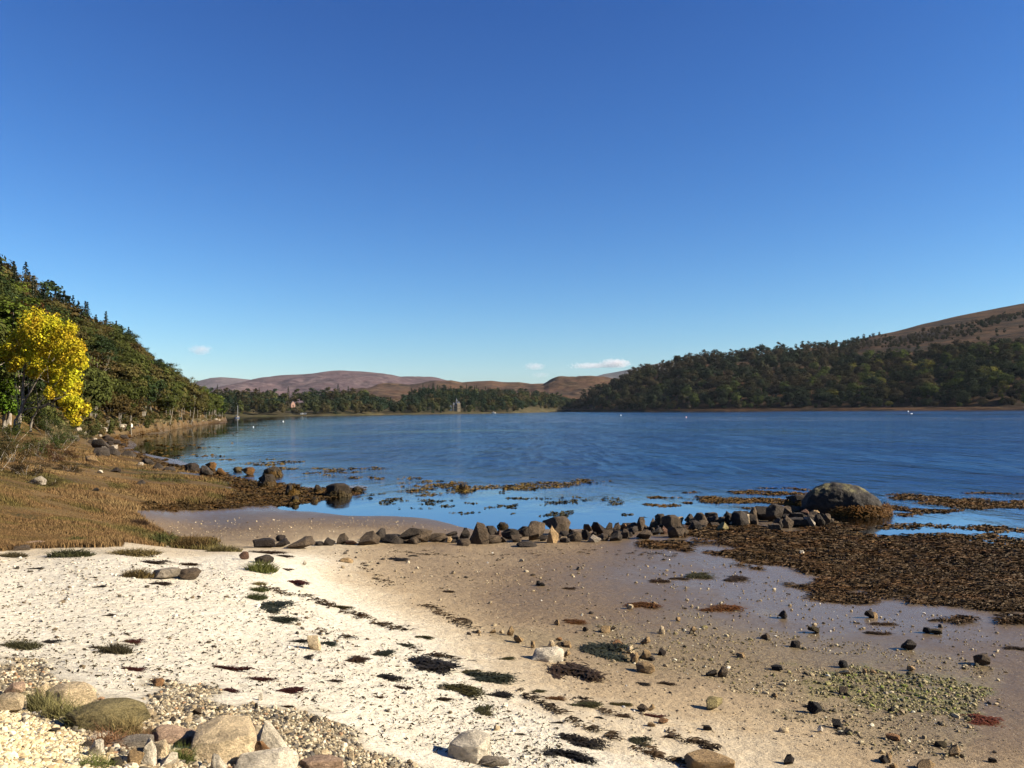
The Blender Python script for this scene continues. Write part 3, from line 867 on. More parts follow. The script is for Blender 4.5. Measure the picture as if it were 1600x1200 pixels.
# --- the wood on the steep left hillside
rng = np.random.default_rng(5)
LX, LY = jitter_grid(-330, -20, 40, 480, 5.4, rng)
az = np.arctan2(LX, LY); d = np.hypot(LX, LY); u = az_to_u(az)
s = (d - tab(u, HILL_L, 1)) / (tab(u, HILL_L, 2) - tab(u, HILL_L, 1))
ok = (u > -160) & (u < 351) & (s > -0.01) & (s < 1.06) & (LY > 45)
LX, LY, s, d, u = LX[ok], LY[ok], s[ok], d[ok], u[ok]
LP = np.stack([LX, LY, zf(LX, LY) - 0.2], -1)
Lsc = rng.uniform(0.62, 1.22, len(LP)) * np.interp(u, [-100, 250, 352], [1.02, 0.98, 0.85])
conif = (s > 0.74) & (u < 215) & (rng.random(len(LP)) < np.where(u < 165, 0.93, 0.6))
Lsc = np.where(conif, rng.uniform(0.9, 1.35, len(LP)), Lsc)
n_vis = visible(LP, 9.5 * Lsc, 7.0 * Lsc)
LCOL = {'olive green': (0.078, 0.088, 0.024), 'bronze brown': (0.100, 0.086, 0.029), 'dark green': (0.040, 0.057, 0.022), 'yellow green': (0.115, 0.145, 0.024), 'rust brown': (0.104, 0.076, 0.028)}
names = list(LCOL)
nz = fbm(LX / 28, LY / 28, s=91) + rng.normal(size=len(LP)) * 0.16
kind_i = np.where(nz < -0.18, 2, np.where(nz < 0.02, 0, np.where(nz < 0.20, 1, np.where(nz < 0.36, 0, 4))))
kind_i = np.where((rng.random(len(LP)) < 0.06) | ((u > 305) & (u < 350) & (s > 0.25) & (rng.random(len(LP)) < 0.5)), 3, kind_i)
order = np.argsort(-n_vis)
pick = [i for i in order if n_vis[i] >= 3]
ind_b, ind_c, rest = [], [], []
for i in pick:
    if conif[i]: (ind_c if len(ind_c) < 90 else rest).append(i)
    else: (ind_b if len(ind_b) < 290 else rest).append(i)
edge_n = 0
for i in ind_b:
    nm = names[kind_i[i]]
    c = np.array(LCOL[nm]) * rng.uniform(0.8, 1.2)
    rz = rng.uniform(0, 6.28)
    if d[i] - tab(u[i], HILL_L, 1) < 16 and u[i] > 100:
        k = rng.integers(len(EDGE_ME))
        t = empty('broadleaf_tree', LP[i], rz)
        t.scale = (Lsc[i],) * 3
        for mesh_, nme in zip(EDGE_ME[k], ('crown', 'trunk')):
            ch = link(nme, mesh_, t); ch.color = (*c, 1)
        tag(t, f'{nm} broadleaf tree with bare pale stems at the water edge of the left wood', 'tree', f'{nm} trees along the edge of the left wood')
    else:
        t = link('broadleaf_tree', HILL_ME[rng.integers(6)], loc=LP[i])
        t.rotation_euler = (0, 0, rz); t.scale = (Lsc[i] * rng.uniform(.9, 1.1), Lsc[i] * rng.uniform(.9, 1.1), Lsc[i])
        t.color = (*c, 1)
        tag(t, f'{nm} broadleaf tree among others up the steep left hillside', 'tree', f'{nm} trees on the steep left hillside')
for i in ind_c:
    t = link('spruce_tree', SPR_ME[rng.integers(3)], loc=LP[i])
    t.rotation_euler = (0, 0, rng.uniform(0, 6.28)); t.scale = (Lsc[i],) * 3
    t.color = (*(np.array((0.024, 0.036, 0.022)) * rng.uniform(0.8, 1.2)), 1)
    tag(t, 'dark pointed spruce on the skyline of the left hill', 'spruce', 'dark spruces on the left skyline')
rest = rest + [i for i in order if n_vis[i] < 3 and rng.random() < 0.35]
tree_mass('hillside_wood', LP[rest], Lsc[rest] * 0.8, LOWT, [np.array(LCOL[names[kind_i[i]]]) for i in rest], rng, 'mass of further trees hidden in the left hillside wood', 'wood')

# --- the wood on the right hill
rng = np.random.default_rng(8)
EX, EY = jitter_grid(20, 1500, 600, 1900, 11.0, rng, 0.5)
az = np.arctan2(EX, EY); d = np.hypot(EX, EY); u = az_to_u(az)
s = (d - tab(u, E_T, 1)) / (tab(u, E_T, 2) - tab(u, E_T, 1))
pn = fbm(EX / 130, EY / 130, s=95)
lim = np.interp(u, [870, 1225, 1265, 1330, 1450, 1600, 1750], [1.06, 1.06, 0.62, 0.46, 0.40, 0.36, 0.35])
de = d - tab(u, E_T, 1)
low = (de > 34) & (s < lim + 0.10 * pn)
up = (u > 1190) & (s > 0.58) & (s < np.interp(u, [1200, 1330, 1420, 1600], [1.06, 1.05, 0.84, 0.80])) & (pn > np.where(u < 1345, -0.6, -0.14) + 0.34 * (np.abs(s - 0.70) > 0.13))
mid = (u > 1250) & (s > lim) & (s < 0.6) & (rng.random(len(EX)) < 0.05)
ok = (u > 866) & (u < 1720) & (low | up | mid) & ((de > 48) | (rng.random(len(EX)) < 0.55))
de = de[ok]; EX, EY, s, d, u, pn = EX[ok], EY[ok], s[ok], d[ok], u[ok], pn[ok]
EP = np.stack([EX, EY, E_FN(np.arctan2(EX, EY), d) - 0.3], -1)
Esc = 0.98 * rng.choice([0.5, 0.7, 0.9, 1.05, 1.25], len(EP)) * rng.uniform(0.88, 1.12, len(EP)) * np.where(s > lim[ok], np.where(u < 1345, 0.74, 0.54), 1.0) * np.interp(de, [34, 75], [0.45, 1.0]) * np.interp(u, [870, 960], [0.7, 1.0])
n_vis = visible(EP, 12.5 * Esc, 13.5 * Esc)
ECOL = {'dark olive': (0.056, 0.054, 0.027), 'dark brown': (0.074, 0.060, 0.034), 'deep green': (0.038, 0.048, 0.026), 'bright green': (0.085, 0.105, 0.030), 'yellowing': (0.17, 0.16, 0.04)}
en = list(ECOL)
nz = fbm(EX / 60, EY / 60, s=97) + rng.normal(size=len(EP)) * 0.18
ek = np.where(nz < -0.1, 2, np.where(nz < 0.12, 0, 1))
lowgreen = (s < 0.42) & (u > 1010)
ek = np.where(lowgreen & (rng.random(len(EP)) < 0.26) & (fbm(EX / 45, EY / 45, s=99) > -0.1), 3, ek)
ek = np.where(lowgreen & (rng.random(len(EP)) < 0.035), 4, ek)
order = np.argsort(-n_vis)
ind, rest = [], []
for i in order:
    if n_vis[i] < 1: continue
    (ind if len(ind) < 295 else rest).append(i)
for i in ind:
    nm = en[ek[i]]
    t = link('oak_tree', OAK_ME[rng.integers(6)], loc=EP[i])
    t.rotation_euler = (0, 0, rng.uniform(0, 6.28)); t.scale = (Esc[i] * rng.uniform(.85, 1.15), Esc[i] * rng.uniform(.85, 1.15), Esc[i])
    t.color = (*(np.array(ECOL[nm]) * rng.uniform(0.8, 1.2)), 1)
    where = 'on the right hill above the far shore' if s[i] < 0.5 else 'high on the right hill near its ridge'
    tag(t, f'{nm} rounded tree in the wood {where}', 'tree', f'{nm} trees {where}')
tree_mass('hillside_wood', EP[rest], Esc[rest], LOWT, [np.array(ECOL[en[ek[i]]]) for i in rest], rng, 'mass of smaller trees filling the right hillside wood', 'wood')

# --- the wood along the far shore
rng = np.random.default_rng(9)
BX, BY = jitter_grid(-520, 260, 640, 1560, 9.5, rng)
az = np.arctan2(BX, BY); d = np.hypot(BX, BY); u = az_to_u(az)
s = (d - tab(u, B_T, 1)) / (tab(u, B_T, 2) - tab(u, B_T, 1))
lim = np.interp(u, [300, 520, 560, 600, 640, 660, 880, 930], [1.1, 1.1, 1.02, 0.86, 0.86, 1.1, 1.1, 0.9])
ok = (u > 215) & (u < 945) & (d - tab(u, B_T, 1) > 5) & (s < lim) & ~((u > 815) & (u < 905) & (s < 0.17 + 0.06 * fbm(BX / 30, BY / 30, s=3)))
cast_az = az_of(np.array([712.0]))[0]
CASTLE_D = 925.0
ok &= ~((np.abs(u - 713) < 10) & (d < CASTLE_D + 25))
BX, BY, s, d, u = BX[ok], BY[ok], s[ok], d[ok], u[ok]
BP = np.stack([BX, BY, B_FN(np.arctan2(BX, BY), d) - 0.3], -1)
Bsc = rng.uniform(0.6, 1.12, len(BP)) * np.interp(s, [0.0, 0.10], [0.7, 1.0])
hz_trees = (np.abs(u - 458) < 13) & (d < 907)
Bsc = np.where((u > 444) & (u < 520) & (np.abs(d - 908) < 45), np.minimum(Bsc, 0.32), Bsc)
Bsc = np.where(hz_trees, np.minimum(Bsc, np.clip((CAM_H + 7.6 / FPX * d - BP[:, 2]) / 15.0, 0.12, 1)), Bsc)
n_vis = visible(BP, 14 * Bsc, 11 * Bsc)
keep = (n_vis >= 1) | (rng.random(len(BP)) < 0.15)
BP, Bsc, BXk, BYk, uk = BP[keep], Bsc[keep], BX[keep], BY[keep], u[keep]
BCOL = np.array([(0.030, 0.048, 0.026), (0.048, 0.056, 0.024), (0.065, 0.070, 0.026), (0.080, 0.066, 0.030), (0.10, 0.115, 0.035)])
nz = fbm(BXk / 45, BYk / 45, s=101) + rng.normal(size=len(BP)) * 0.2
bk = np.where(nz < -0.12, 0, np.where(nz < 0.1, 1, np.where(nz < 0.3, 2, 3)))
bk = np.where(rng.random(len(BP)) < 0.05, 4, bk)
conp = ((uk > 620) & (uk < 760) & (rng.random(len(BP)) < 0.35)) | (rng.random(len(BP)) < 0.06)
protos = lambda i: LOWS[i % 2] if conp[i] else LOWT[i % 5]
tree_mass('far_shore_wood', BP, Bsc, protos, [BCOL[0 if conp[i] else bk[i]] * rng.uniform(0.75, 1.25) for i in range(len(BP))], rng, 'mixed wood of dark firs and olive trees along the far shore', 'wood')

# --- the single trees in the left foreground
def gpt(u, v):
    return ground_at(u, v)[0]

def traced_tree(name, base_uv, clumps, leaf_n, leaf, trunks, colour, label, cat, seed, bark, depth=0.9, dz=0.0):
    """a tree whose clumps of foliage keep the places they have round its trunk; depth is real and as large as the crown is wide"""
    rng = np.random.default_rng(seed)
    B = gpt(*base_uv)
    Yb = B[1]
    def pt(u, v, dy=0.0):
        y = Yb + dy
        r = ray(u, v); t = y / r[1]
        return CAM + t * r - B
    mpp = Yb / FPX
    root = empty(name, B)
    Cs, Ns = [], []
    uc = np.mean([c[0] for c in clumps]); wpx = (max(c[0] for c in clumps) - min(c[0] for c in clumps)) / 2 + 1
    for (u, v, r) in clumps:
        half = math.sqrt(max(0.05, 1 - ((u - uc) / (wpx * 1.15)) ** 2)) * wpx * mpp * depth
        for k in range(3):
            dy = rng.uniform(-1, 1) * half
            C = pt(u + rng.normal() * r * 0.25, v + rng.normal() * r * 0.25, dy)
            n = leaf_n // 3
            e = unit(rng.normal(size=(n, 3)))
            Cs.append(C + e * (r * mpp * rng.uniform(0.3, 1.18, (n, 1))))
            Ns.append(unit(e * 0.8 + rng.normal(size=e.shape) * 0.6 + np.array([0, 0, 0.25])))
    LV, LF = leaf_quads(np.concatenate(Cs), np.concatenate(Ns), leaf, rng)
    cw = link('crown', mesh_np('crown', LV, LF, [M_LEAFY if name == 'ash_tree' else M_LEAF]), root); cw.color = (*colour, 1)
    segs = []
    for pts in trunks:
        P = np.array([pt(u, v, dy) for (u, v, dy, r) in pts]); rr = np.array([r for *_, r in pts])
        tt = np.linspace(0, len(pts) - 1, len(pts) * 3)
        P2 = np.stack([np.interp(tt, np.arange(len(pts)), P[:, k]) for k in range(3)], -1) + rng.normal(size=(len(tt), 3)) * 0.03
        segs.append((P2, np.interp(tt, np.arange(len(pts)), rr)))
    ends = [(u, v) for (u, v, r) in clumps]
    for (u, v) in (ends[::2] if name == 'ash_tree' else ends):
        j = trunks[rng.integers(len(trunks))]
        a = j[rng.integers(1, len(j))]
        segs.append(limb(pt(a[0], a[1], a[2]), pt(u, v, rng.uniform(-1, 1)), 0.035, 0.008, rng, 0.12, 6))
    TV, TF = tubes(segs, 7)
    link('trunk', mesh_np('trunk', TV, TF, [bark], smooth=True), root)
    tag(root, label, cat)
    return root

ASH = [(60,503,15),(85,505,13),(42,512,15),(105,520,14),(24,528,15),(60,528,17),(90,530,17),(117,540,12),(13,548,13),(44,553,15),(75,555,15),(104,556,15),(122,562,10),(62,570,10),(90,580,13),(112,583,14),
       (127,572,8),(96,604,12),(115,606,12),(84,600,7),(78,612,7),(118,632,11),(131,640,9),(110,645,9),(119,655,7),(100,632,7),(30,548,10),(68,512,12),(126,550,8),(106,620,9),(74,572,12),(52,580,9),(78,592,9),(30,562,10),(104,592,11),(50,540,14),(80,542,14),(108,545,13),(20,575,8)]
traced_tree('ash_tree', (26, 674), ASH, 840, 0.21,
  [[(27,677,0,.20),(30,655,0,.17),(35,630,.2,.14),(36,600,.3,.12),(40,570,.2,.09),(55,530,0,.05)], [(22,676,.3,.15),(25,655,.2,.12),(33,645,.1,.10),(45,615,-.4,.08),(60,590,-.8,.06),(85,560,-.6,.04)],
   [(48,674,.8,.12),(50,655,.7,.10),(60,640,.3,.07),(85,625,-.3,.05),(112,615,-.3,.03)], [(40,640,0,.06),(58,636,-.6,.05),(75,632,-.9,.04),(110,640,-.9,.02)]],
  (0.63, 0.51, 0.032), 'bright yellow autumn tree with bare pale lower stems by the shore', 'tree', 301, M_PALEBARK)
traced_tree('sycamore_tree', (6, 668), [(2,585,12),(12,600,12),(-5,605,14),(20,612,8),(5,620,13),(22,628,9),(12,635,11),(-8,632,14),(24,640,6),(-15,590,16),(-20,615,16),(4,574,8)], 300, 0.30,
  [[(5,672,0,.18),(6,650,0,.15),(3,620,0,.11),(5,590,0,.06)], [(9,671,.3,.13),(12,648,.2,.10),(14,620,0,.06)]],
  (0.12, 0.19, 0.022), 'fresh green leafy tree at the left edge beside the yellow tree', 'tree', 303, M_PALEBARK)
traced_tree('broadleaf_tree', (60, 668), [(20,600,12),(48,605,12),(60,590,11),(45,625,10),(66,620,10),(75,640,9),(55,650,9),(85,655,8),(28,655,8),(95,662,8),(68,660,8),(35,630,10),(50,640,10),(38,650,9),(80,648,8)], 330, 0.24,
  [[(58,670,1.5,.09),(57,640,1.5,.07),(52,600,1.2,.04)], [(70,668,1.2,.08),(72,640,1.2,.05),(80,620,1,.03)]],
  (0.11, 0.115, 0.034), 'low olive green tree with thin stems standing under the yellow tree', 'tree', 305, M_PALEBARK)
traced_tree('rust_tree', (45, 655), [(40,483,12),(58,486,12),(25,490,12),(70,500,10),(12,500,12),(48,498,12)], 200, 0.42,
  [[(45,655,6,.2),(45,580,6,.15),(45,500,6,.06)]], (0.13, 0.062, 0.024), 'rust coloured tree crown rising just above the yellow tree', 'tree', 307, M_BARK)
traced_tree('broadleaf_tree', (206, 650), [(205,582,7),(212,592,7),(198,590,6),(216,602,6),(206,600,7)], 240, 0.45,
  [[(206,650,2,.2),(206,620,2,.15),(206,590,2,.05)]], (0.14, 0.165, 0.026), 'light yellow green tree standing out in the middle of the left wood', 'tree', 309, M_BARK)

# ------------------------------------------------------------------ stones
def rock_mesh(seed, n=16, bev=0.06, disp=0.05, boxy=0.5, sub=2, round_=0.0, pts=None):
    rg = np.random.default_rng(seed)
    d = unit(rg.normal(size=(n, 3)))
    m = np.abs(d).max(1, keepdims=True)
    p = d * ((1 - boxy) + boxy / m) * rg.uniform(0.78 + 0.15 * round_, 1.0, (n, 1))
    if pts is not None: p = np.array(pts, float) * 2
    bm = bmesh.new()
    vs = [bm.verts.new(q) for q in p]
    res = bmesh.ops.convex_hull(bm, input=vs)
    bmesh.ops.delete(bm, geom=[g for g in res['geom_interior'] if isinstance(g, bmesh.types.BMVert)], context='VERTS')
    bmesh.ops.dissolve_limit(bm, angle_limit=R(14), verts=bm.verts, edges=bm.edges)
    bmesh.ops.bevel(bm, geom=list(bm.edges), offset=bev, segments=2, affect='EDGES', profile=0.6)
    bmesh.ops.triangulate(bm, faces=bm.faces)
    for _ in range(sub):
        bmesh.ops.subdivide_edges(bm, edges=[e for e in bm.edges if e.calc_length() > 0.16], cuts=1, use_grid_fill=True)
        bmesh.ops.triangulate(bm, faces=bm.faces)
    if round_ > 0:
        for _ in range(int(round_ * 6)):
            bmesh.ops.smooth_vert(bm, verts=bm.verts, factor=0.5, use_axis_x=True, use_axis_y=True, use_axis_z=True)
    bm.normal_update()
    co = np.array([v.co for v in bm.verts]); no = np.array([v.normal for v in bm.verts])
    nz_ = fbm(co[:, 0] * 1.8 + seed, co[:, 1] * 1.8, co[:, 2] * 1.8, 5, seed % 50)
    co = co + no * (disp * 1.6 * nz_)[:, None]
    lo, hi = co.min(0), co.max(0)
    co = (co - lo) / (hi - lo); co[:, :2] -= 0.5
    for v, c in zip(bm.verts, co): v.co = c
    me = bpy.data.meshes.new('rock')
    bm.to_mesh(me); bm.free()
    me.materials.append(M_ROCK)
    me.polygons.foreach_set('use_smooth', np.ones(len(me.polygons), bool))
    return me

ANG = [rock_mesh(400 + i, 12 + i % 4, 0.035, 0.05, 0.45) for i in range(12)]
BOX = [rock_mesh(430 + i, 15, 0.035, 0.05, 0.8) for i in range(6)]
RND = [rock_mesh(450 + i, 20, 0.07, 0.07, 0.35, 2, 0.2) for i in range(7)]
PEAK = []
for i in range(4):
    me_ = rock_mesh(470 + i, 12, 0.035, 0.05, 0.4)
    for v_ in me_.vertices:
        z_ = v_.co.z
        v_.co.x = v_.co.x * (1.12 - 0.72 * z_) + 0.10 * z_; v_.co.y *= (1.1 - 0.6 * z_)
    PEAK.append(me_)
SLAB = [rock_mesh(480 + i, 20, 0.06, 0.04, 0.7) for i in range(4)]
WEDGE = rock_mesh(490, bev=0.03, disp=0.03, pts=[(-.18, .05, 1.0), (-.5, .1, .42), (-.46, -.35, 0), (.42, -.45, 0), (.5, .0, .02), (.1, .5, .1), (-.3, .45, .3), (.36, -.1, .30), (-.5, .2, 0), (-.08, .2, .95)])
BLOCK = rock_mesh(491, bev=0.06, disp=0.06, pts=[(-.5, -.35, .05), (-.44, .4, .0), (-.46, -.25, .72), (-.3, .45, .86), (.1, .5, .98), (.46, .35, .9), (.5, -.25, .55), (.34, -.45, .78), (.3, -.5, .1), (-.1, -.48, .74), (.5, .3, 0), (-.2, -.5, 0), (.0, .1, 1.0)])
SHAPE = {'w': [WEDGE], 'k': [BLOCK], 'a': ANG, 'b': BOX, 'r': RND, 'p': PEAK, 's': SLAB}
COLS = {'dark grey': (0.075, 0.060, 0.046), 'dark brown': (0.050, 0.036, 0.027), 'grey brown': (0.150, 0.112, 0.074), 'tan': (0.62, 0.44, 0.23), 'pale tan': (1.1, 0.91, 0.60), 'reddish': (0.22, 0.125, 0.085),
        'pale grey': (0.50, 0.45, 0.37), 'white': (1.15, 1.07, 0.88), 'black': (0.028, 0.025, 0.024), 'rusty tan': (0.50, 0.28, 0.13), 'mossy grey': (0.42, 0.36, 0.17), 'pinkish': (0.80, 0.58, 0.42), 'olive brown': (0.10, 0.075, 0.03), 'orange brown': (0.17, 0.085, 0.018)}

_seen_labels = {}
def relate(desc, u, v, anchors):
    """words that say where a stone or clump lies: the nearest landmark and the side of it"""
    best = min(anchors, key=lambda a: ((a[0] - u) / 1.0) ** 2 + ((a[1] - v) * 2.2) ** 2)
    du, dv = u - best[0], (v - best[1]) * 2.2
    if abs(du) > abs(dv): rel = 'right of' if du > 0 else 'left of'
    else: rel = 'in front of' if dv > 0 else 'behind'
    key = f'{rel} {best[2]}'
    full = (desc, key)
    n = _seen_labels.get(full, 0); _seen_labels[full] = n + 1
    ordw = ['', 'next ', 'third ', 'fourth ', 'fifth ', 'sixth ', 'seventh ', 'eighth ', 'ninth ', 'tenth '][min(n, 9)]
    return f'{ordw}{desc} {key}'

def put_stone(name, u0, u1, vt, vb, col, shape, rg, label, cat='rock', group=None, dr=0.85, water=False, sink=0.12, var=0.12, mesh=None, rz=None, grow=1.0):
    uc = (u0 + u1) / 2
    P = ground_at(uc, vb, water)[0]
    mpp = P[1] / FPX
    w = (u1 - u0) * mpp * grow
    dep = dr * w
    sn = (CAM_H - P[2]) / np.linalg.norm(P - CAM)
    h = max(((vb - vt) * mpp * grow - 0.35 * dep * sn) / math.sqrt(1 - sn * sn), 0.25 * w)
    me_ = mesh or SHAPE[shape][rg.integers(len(SHAPE[shape]))]
    o = link(name, me_)
    dirn = np.array([P[0], P[1]]) / math.hypot(P[0], P[1])
    c = np.array([P[0], P[1]]) + dirn * dep * 0.38
    z = min(P[2], float(zf(c[0], c[1])) if not water else P[2]) 
    o.scale = (w * 1.04, dep, h * (1 + sink))
    o.location = (c[0], c[1], z - sink * h)
    o.rotation_euler = (0, 0, -math.atan2(P[0], P[1]) + (rz if rz is not None else rg.uniform(-0.3, 0.3)))
    o.color = (*(np.array(COLS[col]) * rg.uniform(1 - var, 1 + var)), 1)
    tag(o, label, cat, group)
    return o

rg = np.random.default_rng(77)
# the low row of stones across the beach: u0, u1, v top, v base, colour, shape, own words (or '')
ROW = [
 (397,428,841,856,'dark brown','s','flat dark brown slab at the left end of the stone row'),
 (430,445,836,846,'dark brown','r',''),(428,452,842,855,'dark brown','a',''),(451,490,839,858,'grey brown','a','broad grey brown stone jutting forward near the left end of the row'),
 (490,504,846,853,'dark grey','r',''),(503,525,840,853,'dark grey','p',''),(523,546,834,851,'grey brown','p','sloping pointed stone near the left end of the stone row'),
 (540,557,844,852,'reddish','b',''),(557,595,831,853,'grey brown','p','wide wedge shaped stone with lit right slope in the stone row'),(580,602,827,848,'dark grey','a',''),
 (596,635,835,849,'dark grey','s','long low dark slab in the left half of the stone row'),(620,657,825,849,'dark grey','a',''),(645,673,828,849,'grey brown','b','big blocky stone with pale lit side in the left half of the row'),
 (629,645,843,849,'grey brown','r',''),(669,700,835,849,'grey brown','r',''),(695,706,840,848,'tan','r',''),(697,714,830,838,'dark grey','a',''),(706,718,836,846,'dark grey','a',''),
 (716,736,826,846,'dark grey','p',''),(715,733,842,853,'grey brown','s',''),(732,763,818,851,'grey brown','p','large steep pointed stone left of the middle of the row'),
 (751,786,838,852,'grey brown','r','smooth grey boulder lying low before the steep pointed stone'),(760,776,822,840,'dark grey','a',''),(774,784,828,840,'reddish','p','small reddish pointed stone in the middle of the row'),
 (779,792,839,848,'grey brown','b',''),(782,809,828,844,'dark grey','r',''),(809,829,824,840,'dark grey','r',''),(807,838,847,855,'dark grey','s','flat grey slab half sunk in sand before the row'),
 (826,852,816,845,'grey brown','b','tall upright brown stone with a pointed head in the row'),(854,874,823,849,'tan','p','tan pointed stone before the biggest rounded stone'),
 (852,890,808,836,'grey brown','r','biggest rounded stone standing highest in the middle of the row'),
 (874,888,830,838,'dark grey','s',''),(887,909,832,848,'grey brown','r',''),(875,890,840,848,'dark grey','a',''),(912,925,819,832,'grey brown','b',''),(908,924,828,844,'dark brown','a',''),
 (924,945,816,836,'dark brown','b',''),(944,957,817,835,'grey brown','a',''),(956,972,817,831,'grey brown','p',''),(971,982,818,830,'rusty tan','b','rusty tan square stone in the right half of the row'),
 (917,940,836,848,'pale grey','p','pale grooved stone low at the front of the row'),(935,951,835,845,'grey brown','r',''),(951,973,830,846,'dark grey','p',''),(967,984,827,842,'grey brown','p',''),(979,995,824,834,'dark grey','a',''),
 (982,1000,818,829,'dark grey','a',''),(998,1017,811,830,'grey brown','r','upright oval stone rising behind the right half of the row'),(994,1020,830,843,'grey brown','p','broad brown triangular stone at the front right of the row'),
 (1015,1028,812,828,'grey brown','p',''),(1023,1038,805,818,'dark grey','r',''),(1018,1034,826,836,'dark grey','a',''),(1037,1060,808,829,'grey brown','r','round brown boulder in the crowded right half of the row'),
 (1059,1068,809,818,'tan','a',''),(1032,1044,824,835,'reddish','p','small pinkish stone in the crowded right half of the row'),(1045,1058,826,841,'grey brown','b',''),(1056,1070,828,840,'grey brown','a',''),(1065,1076,825,837,'grey brown','p',''),
 (1069,1085,805,818,'dark grey','a',''),(1078,1088,811,819,'tan','r',''),(1085,1104,804,820,'grey brown','s',''),(1075,1095,816,830,'dark grey','p',''),(1094,1106,815,826,'grey brown','a',''),
 (1103,1120,802,813,'grey brown','s',''),(1108,1125,808,821,'dark grey','a',''),(1120,1137,818,831,'mossy grey','p','mossy stone standing forward in the seaweed by the row'),(1122,1132,812,821,'grey brown','b',''),(1131,1140,802,820,'dark brown','p',''),
 (1141,1147,816,822,'white','r','tiny white stone at the foot of the row'),(1142,1167,802,823,'dark grey','r',''),(1161,1176,806,819,'pale tan','r','smooth pale oval stone in the right half of the row'),
 (1168,1185,796,813,'grey brown','a',''),(1173,1184,807,822,'grey brown','b',''),(1185,1203,795,813,'dark grey','b',''),(1202,1222,792,816,'dark grey','b','large dark block near the right end of the row'),
 (1218,1235,794,810,'grey brown','b',''),(1206,1215,806,815,'pale tan','s','narrow white edged stone before the large dark block'),(1222,1240,808,826,'grey brown','p',''),(1208,1224,812,826,'dark grey','a',''),
 (1202,1218,820,831,'grey brown','s',''),(1233,1253,792,804,'grey brown','a',''),(1235,1255,803,816,'dark grey','s',''),(1253,1265,798,809,'reddish','a',''),(1268,1280,799,809,'tan','r',''),
 (1257,1272,810,825,'pale grey','b','pale square stone at the right end of the row by the puddle'),(1230,1258,811,824,'dark grey','s',''),(1273,1287,806,822,'dark grey','r',''),(1285,1297,806,822,'grey brown','b','last stone at the right end of the row'),
]
anch = [((a + b) / 2, d_, w.replace(' of the stone row', '').replace(' in the stone row', '').replace(' of the row', '').replace(' in the row', '')) for a, b, c_, d_, _, _, w in ROW if w]
ANCH_ROW = [(412,850,'the left end slab'),(470,850,'the broad stone near the left end'),(576,845,'the wide wedge stone'),(615,845,'the long low slab'),(660,843,'the big blocky stone'),(748,840,'the steep pointed stone'),
            (822,850,'the flat sunken slab'),(838,835,'the tall upright stone'),(872,825,'the biggest rounded stone'),(928,842,'the pale grooved stone'),(976,825,'the rusty square stone'),(1007,822,'the upright oval stone'),
            (1048,820,'the round brown boulder'),(1128,825,'the mossy forward stone'),(1168,812,'the smooth pale oval stone'),(1212,805,'the large dark block'),(1265,817,'the pale square stone')]
adj = {'w': 'wedge', 'k': 'blocky', 'a': 'angular', 'b': 'blocky', 'r': 'rounded', 'p': 'pointed', 's': 'flat'}
for (a, b, vt, vb, c, sh, w) in ROW:
    lab = w or relate(f'{c} {adj[sh]} row stone', (a + b) / 2, vb, ANCH_ROW)
    put_stone('boulder', a, b, vt, vb, c, sh, rg, lab, 'stone', 'stones of the low row across the beach', grow=1.07 if b < 985 else 1.2, dr=0.95)
# small stones wedged between them
ub = np.sort(np.r_[rg.uniform(560, 1290, 40), rg.uniform(950, 1290, 50)])
vb_line = np.interp(ub, [560, 760, 900, 1000, 1060, 1130, 1200, 1290], [850, 848, 842, 834, 828, 820, 812, 816])
for a, vb in zip(ub, vb_line):
    wd = rg.uniform(8, 17)
    c = ['dark grey', 'grey brown', 'dark brown', 'grey brown'][rg.integers(4)]; sh = 'arb'[rg.integers(3)]
    vb = vb + rg.uniform(-9, 3)
    put_stone('boulder', a, a + wd, vb - wd * rg.uniform(0.5, 0.8), vb, c, sh, rg, f'small {c} stone wedged among the larger stones of the row', 'stone', f'small {c} filler stones of the row')

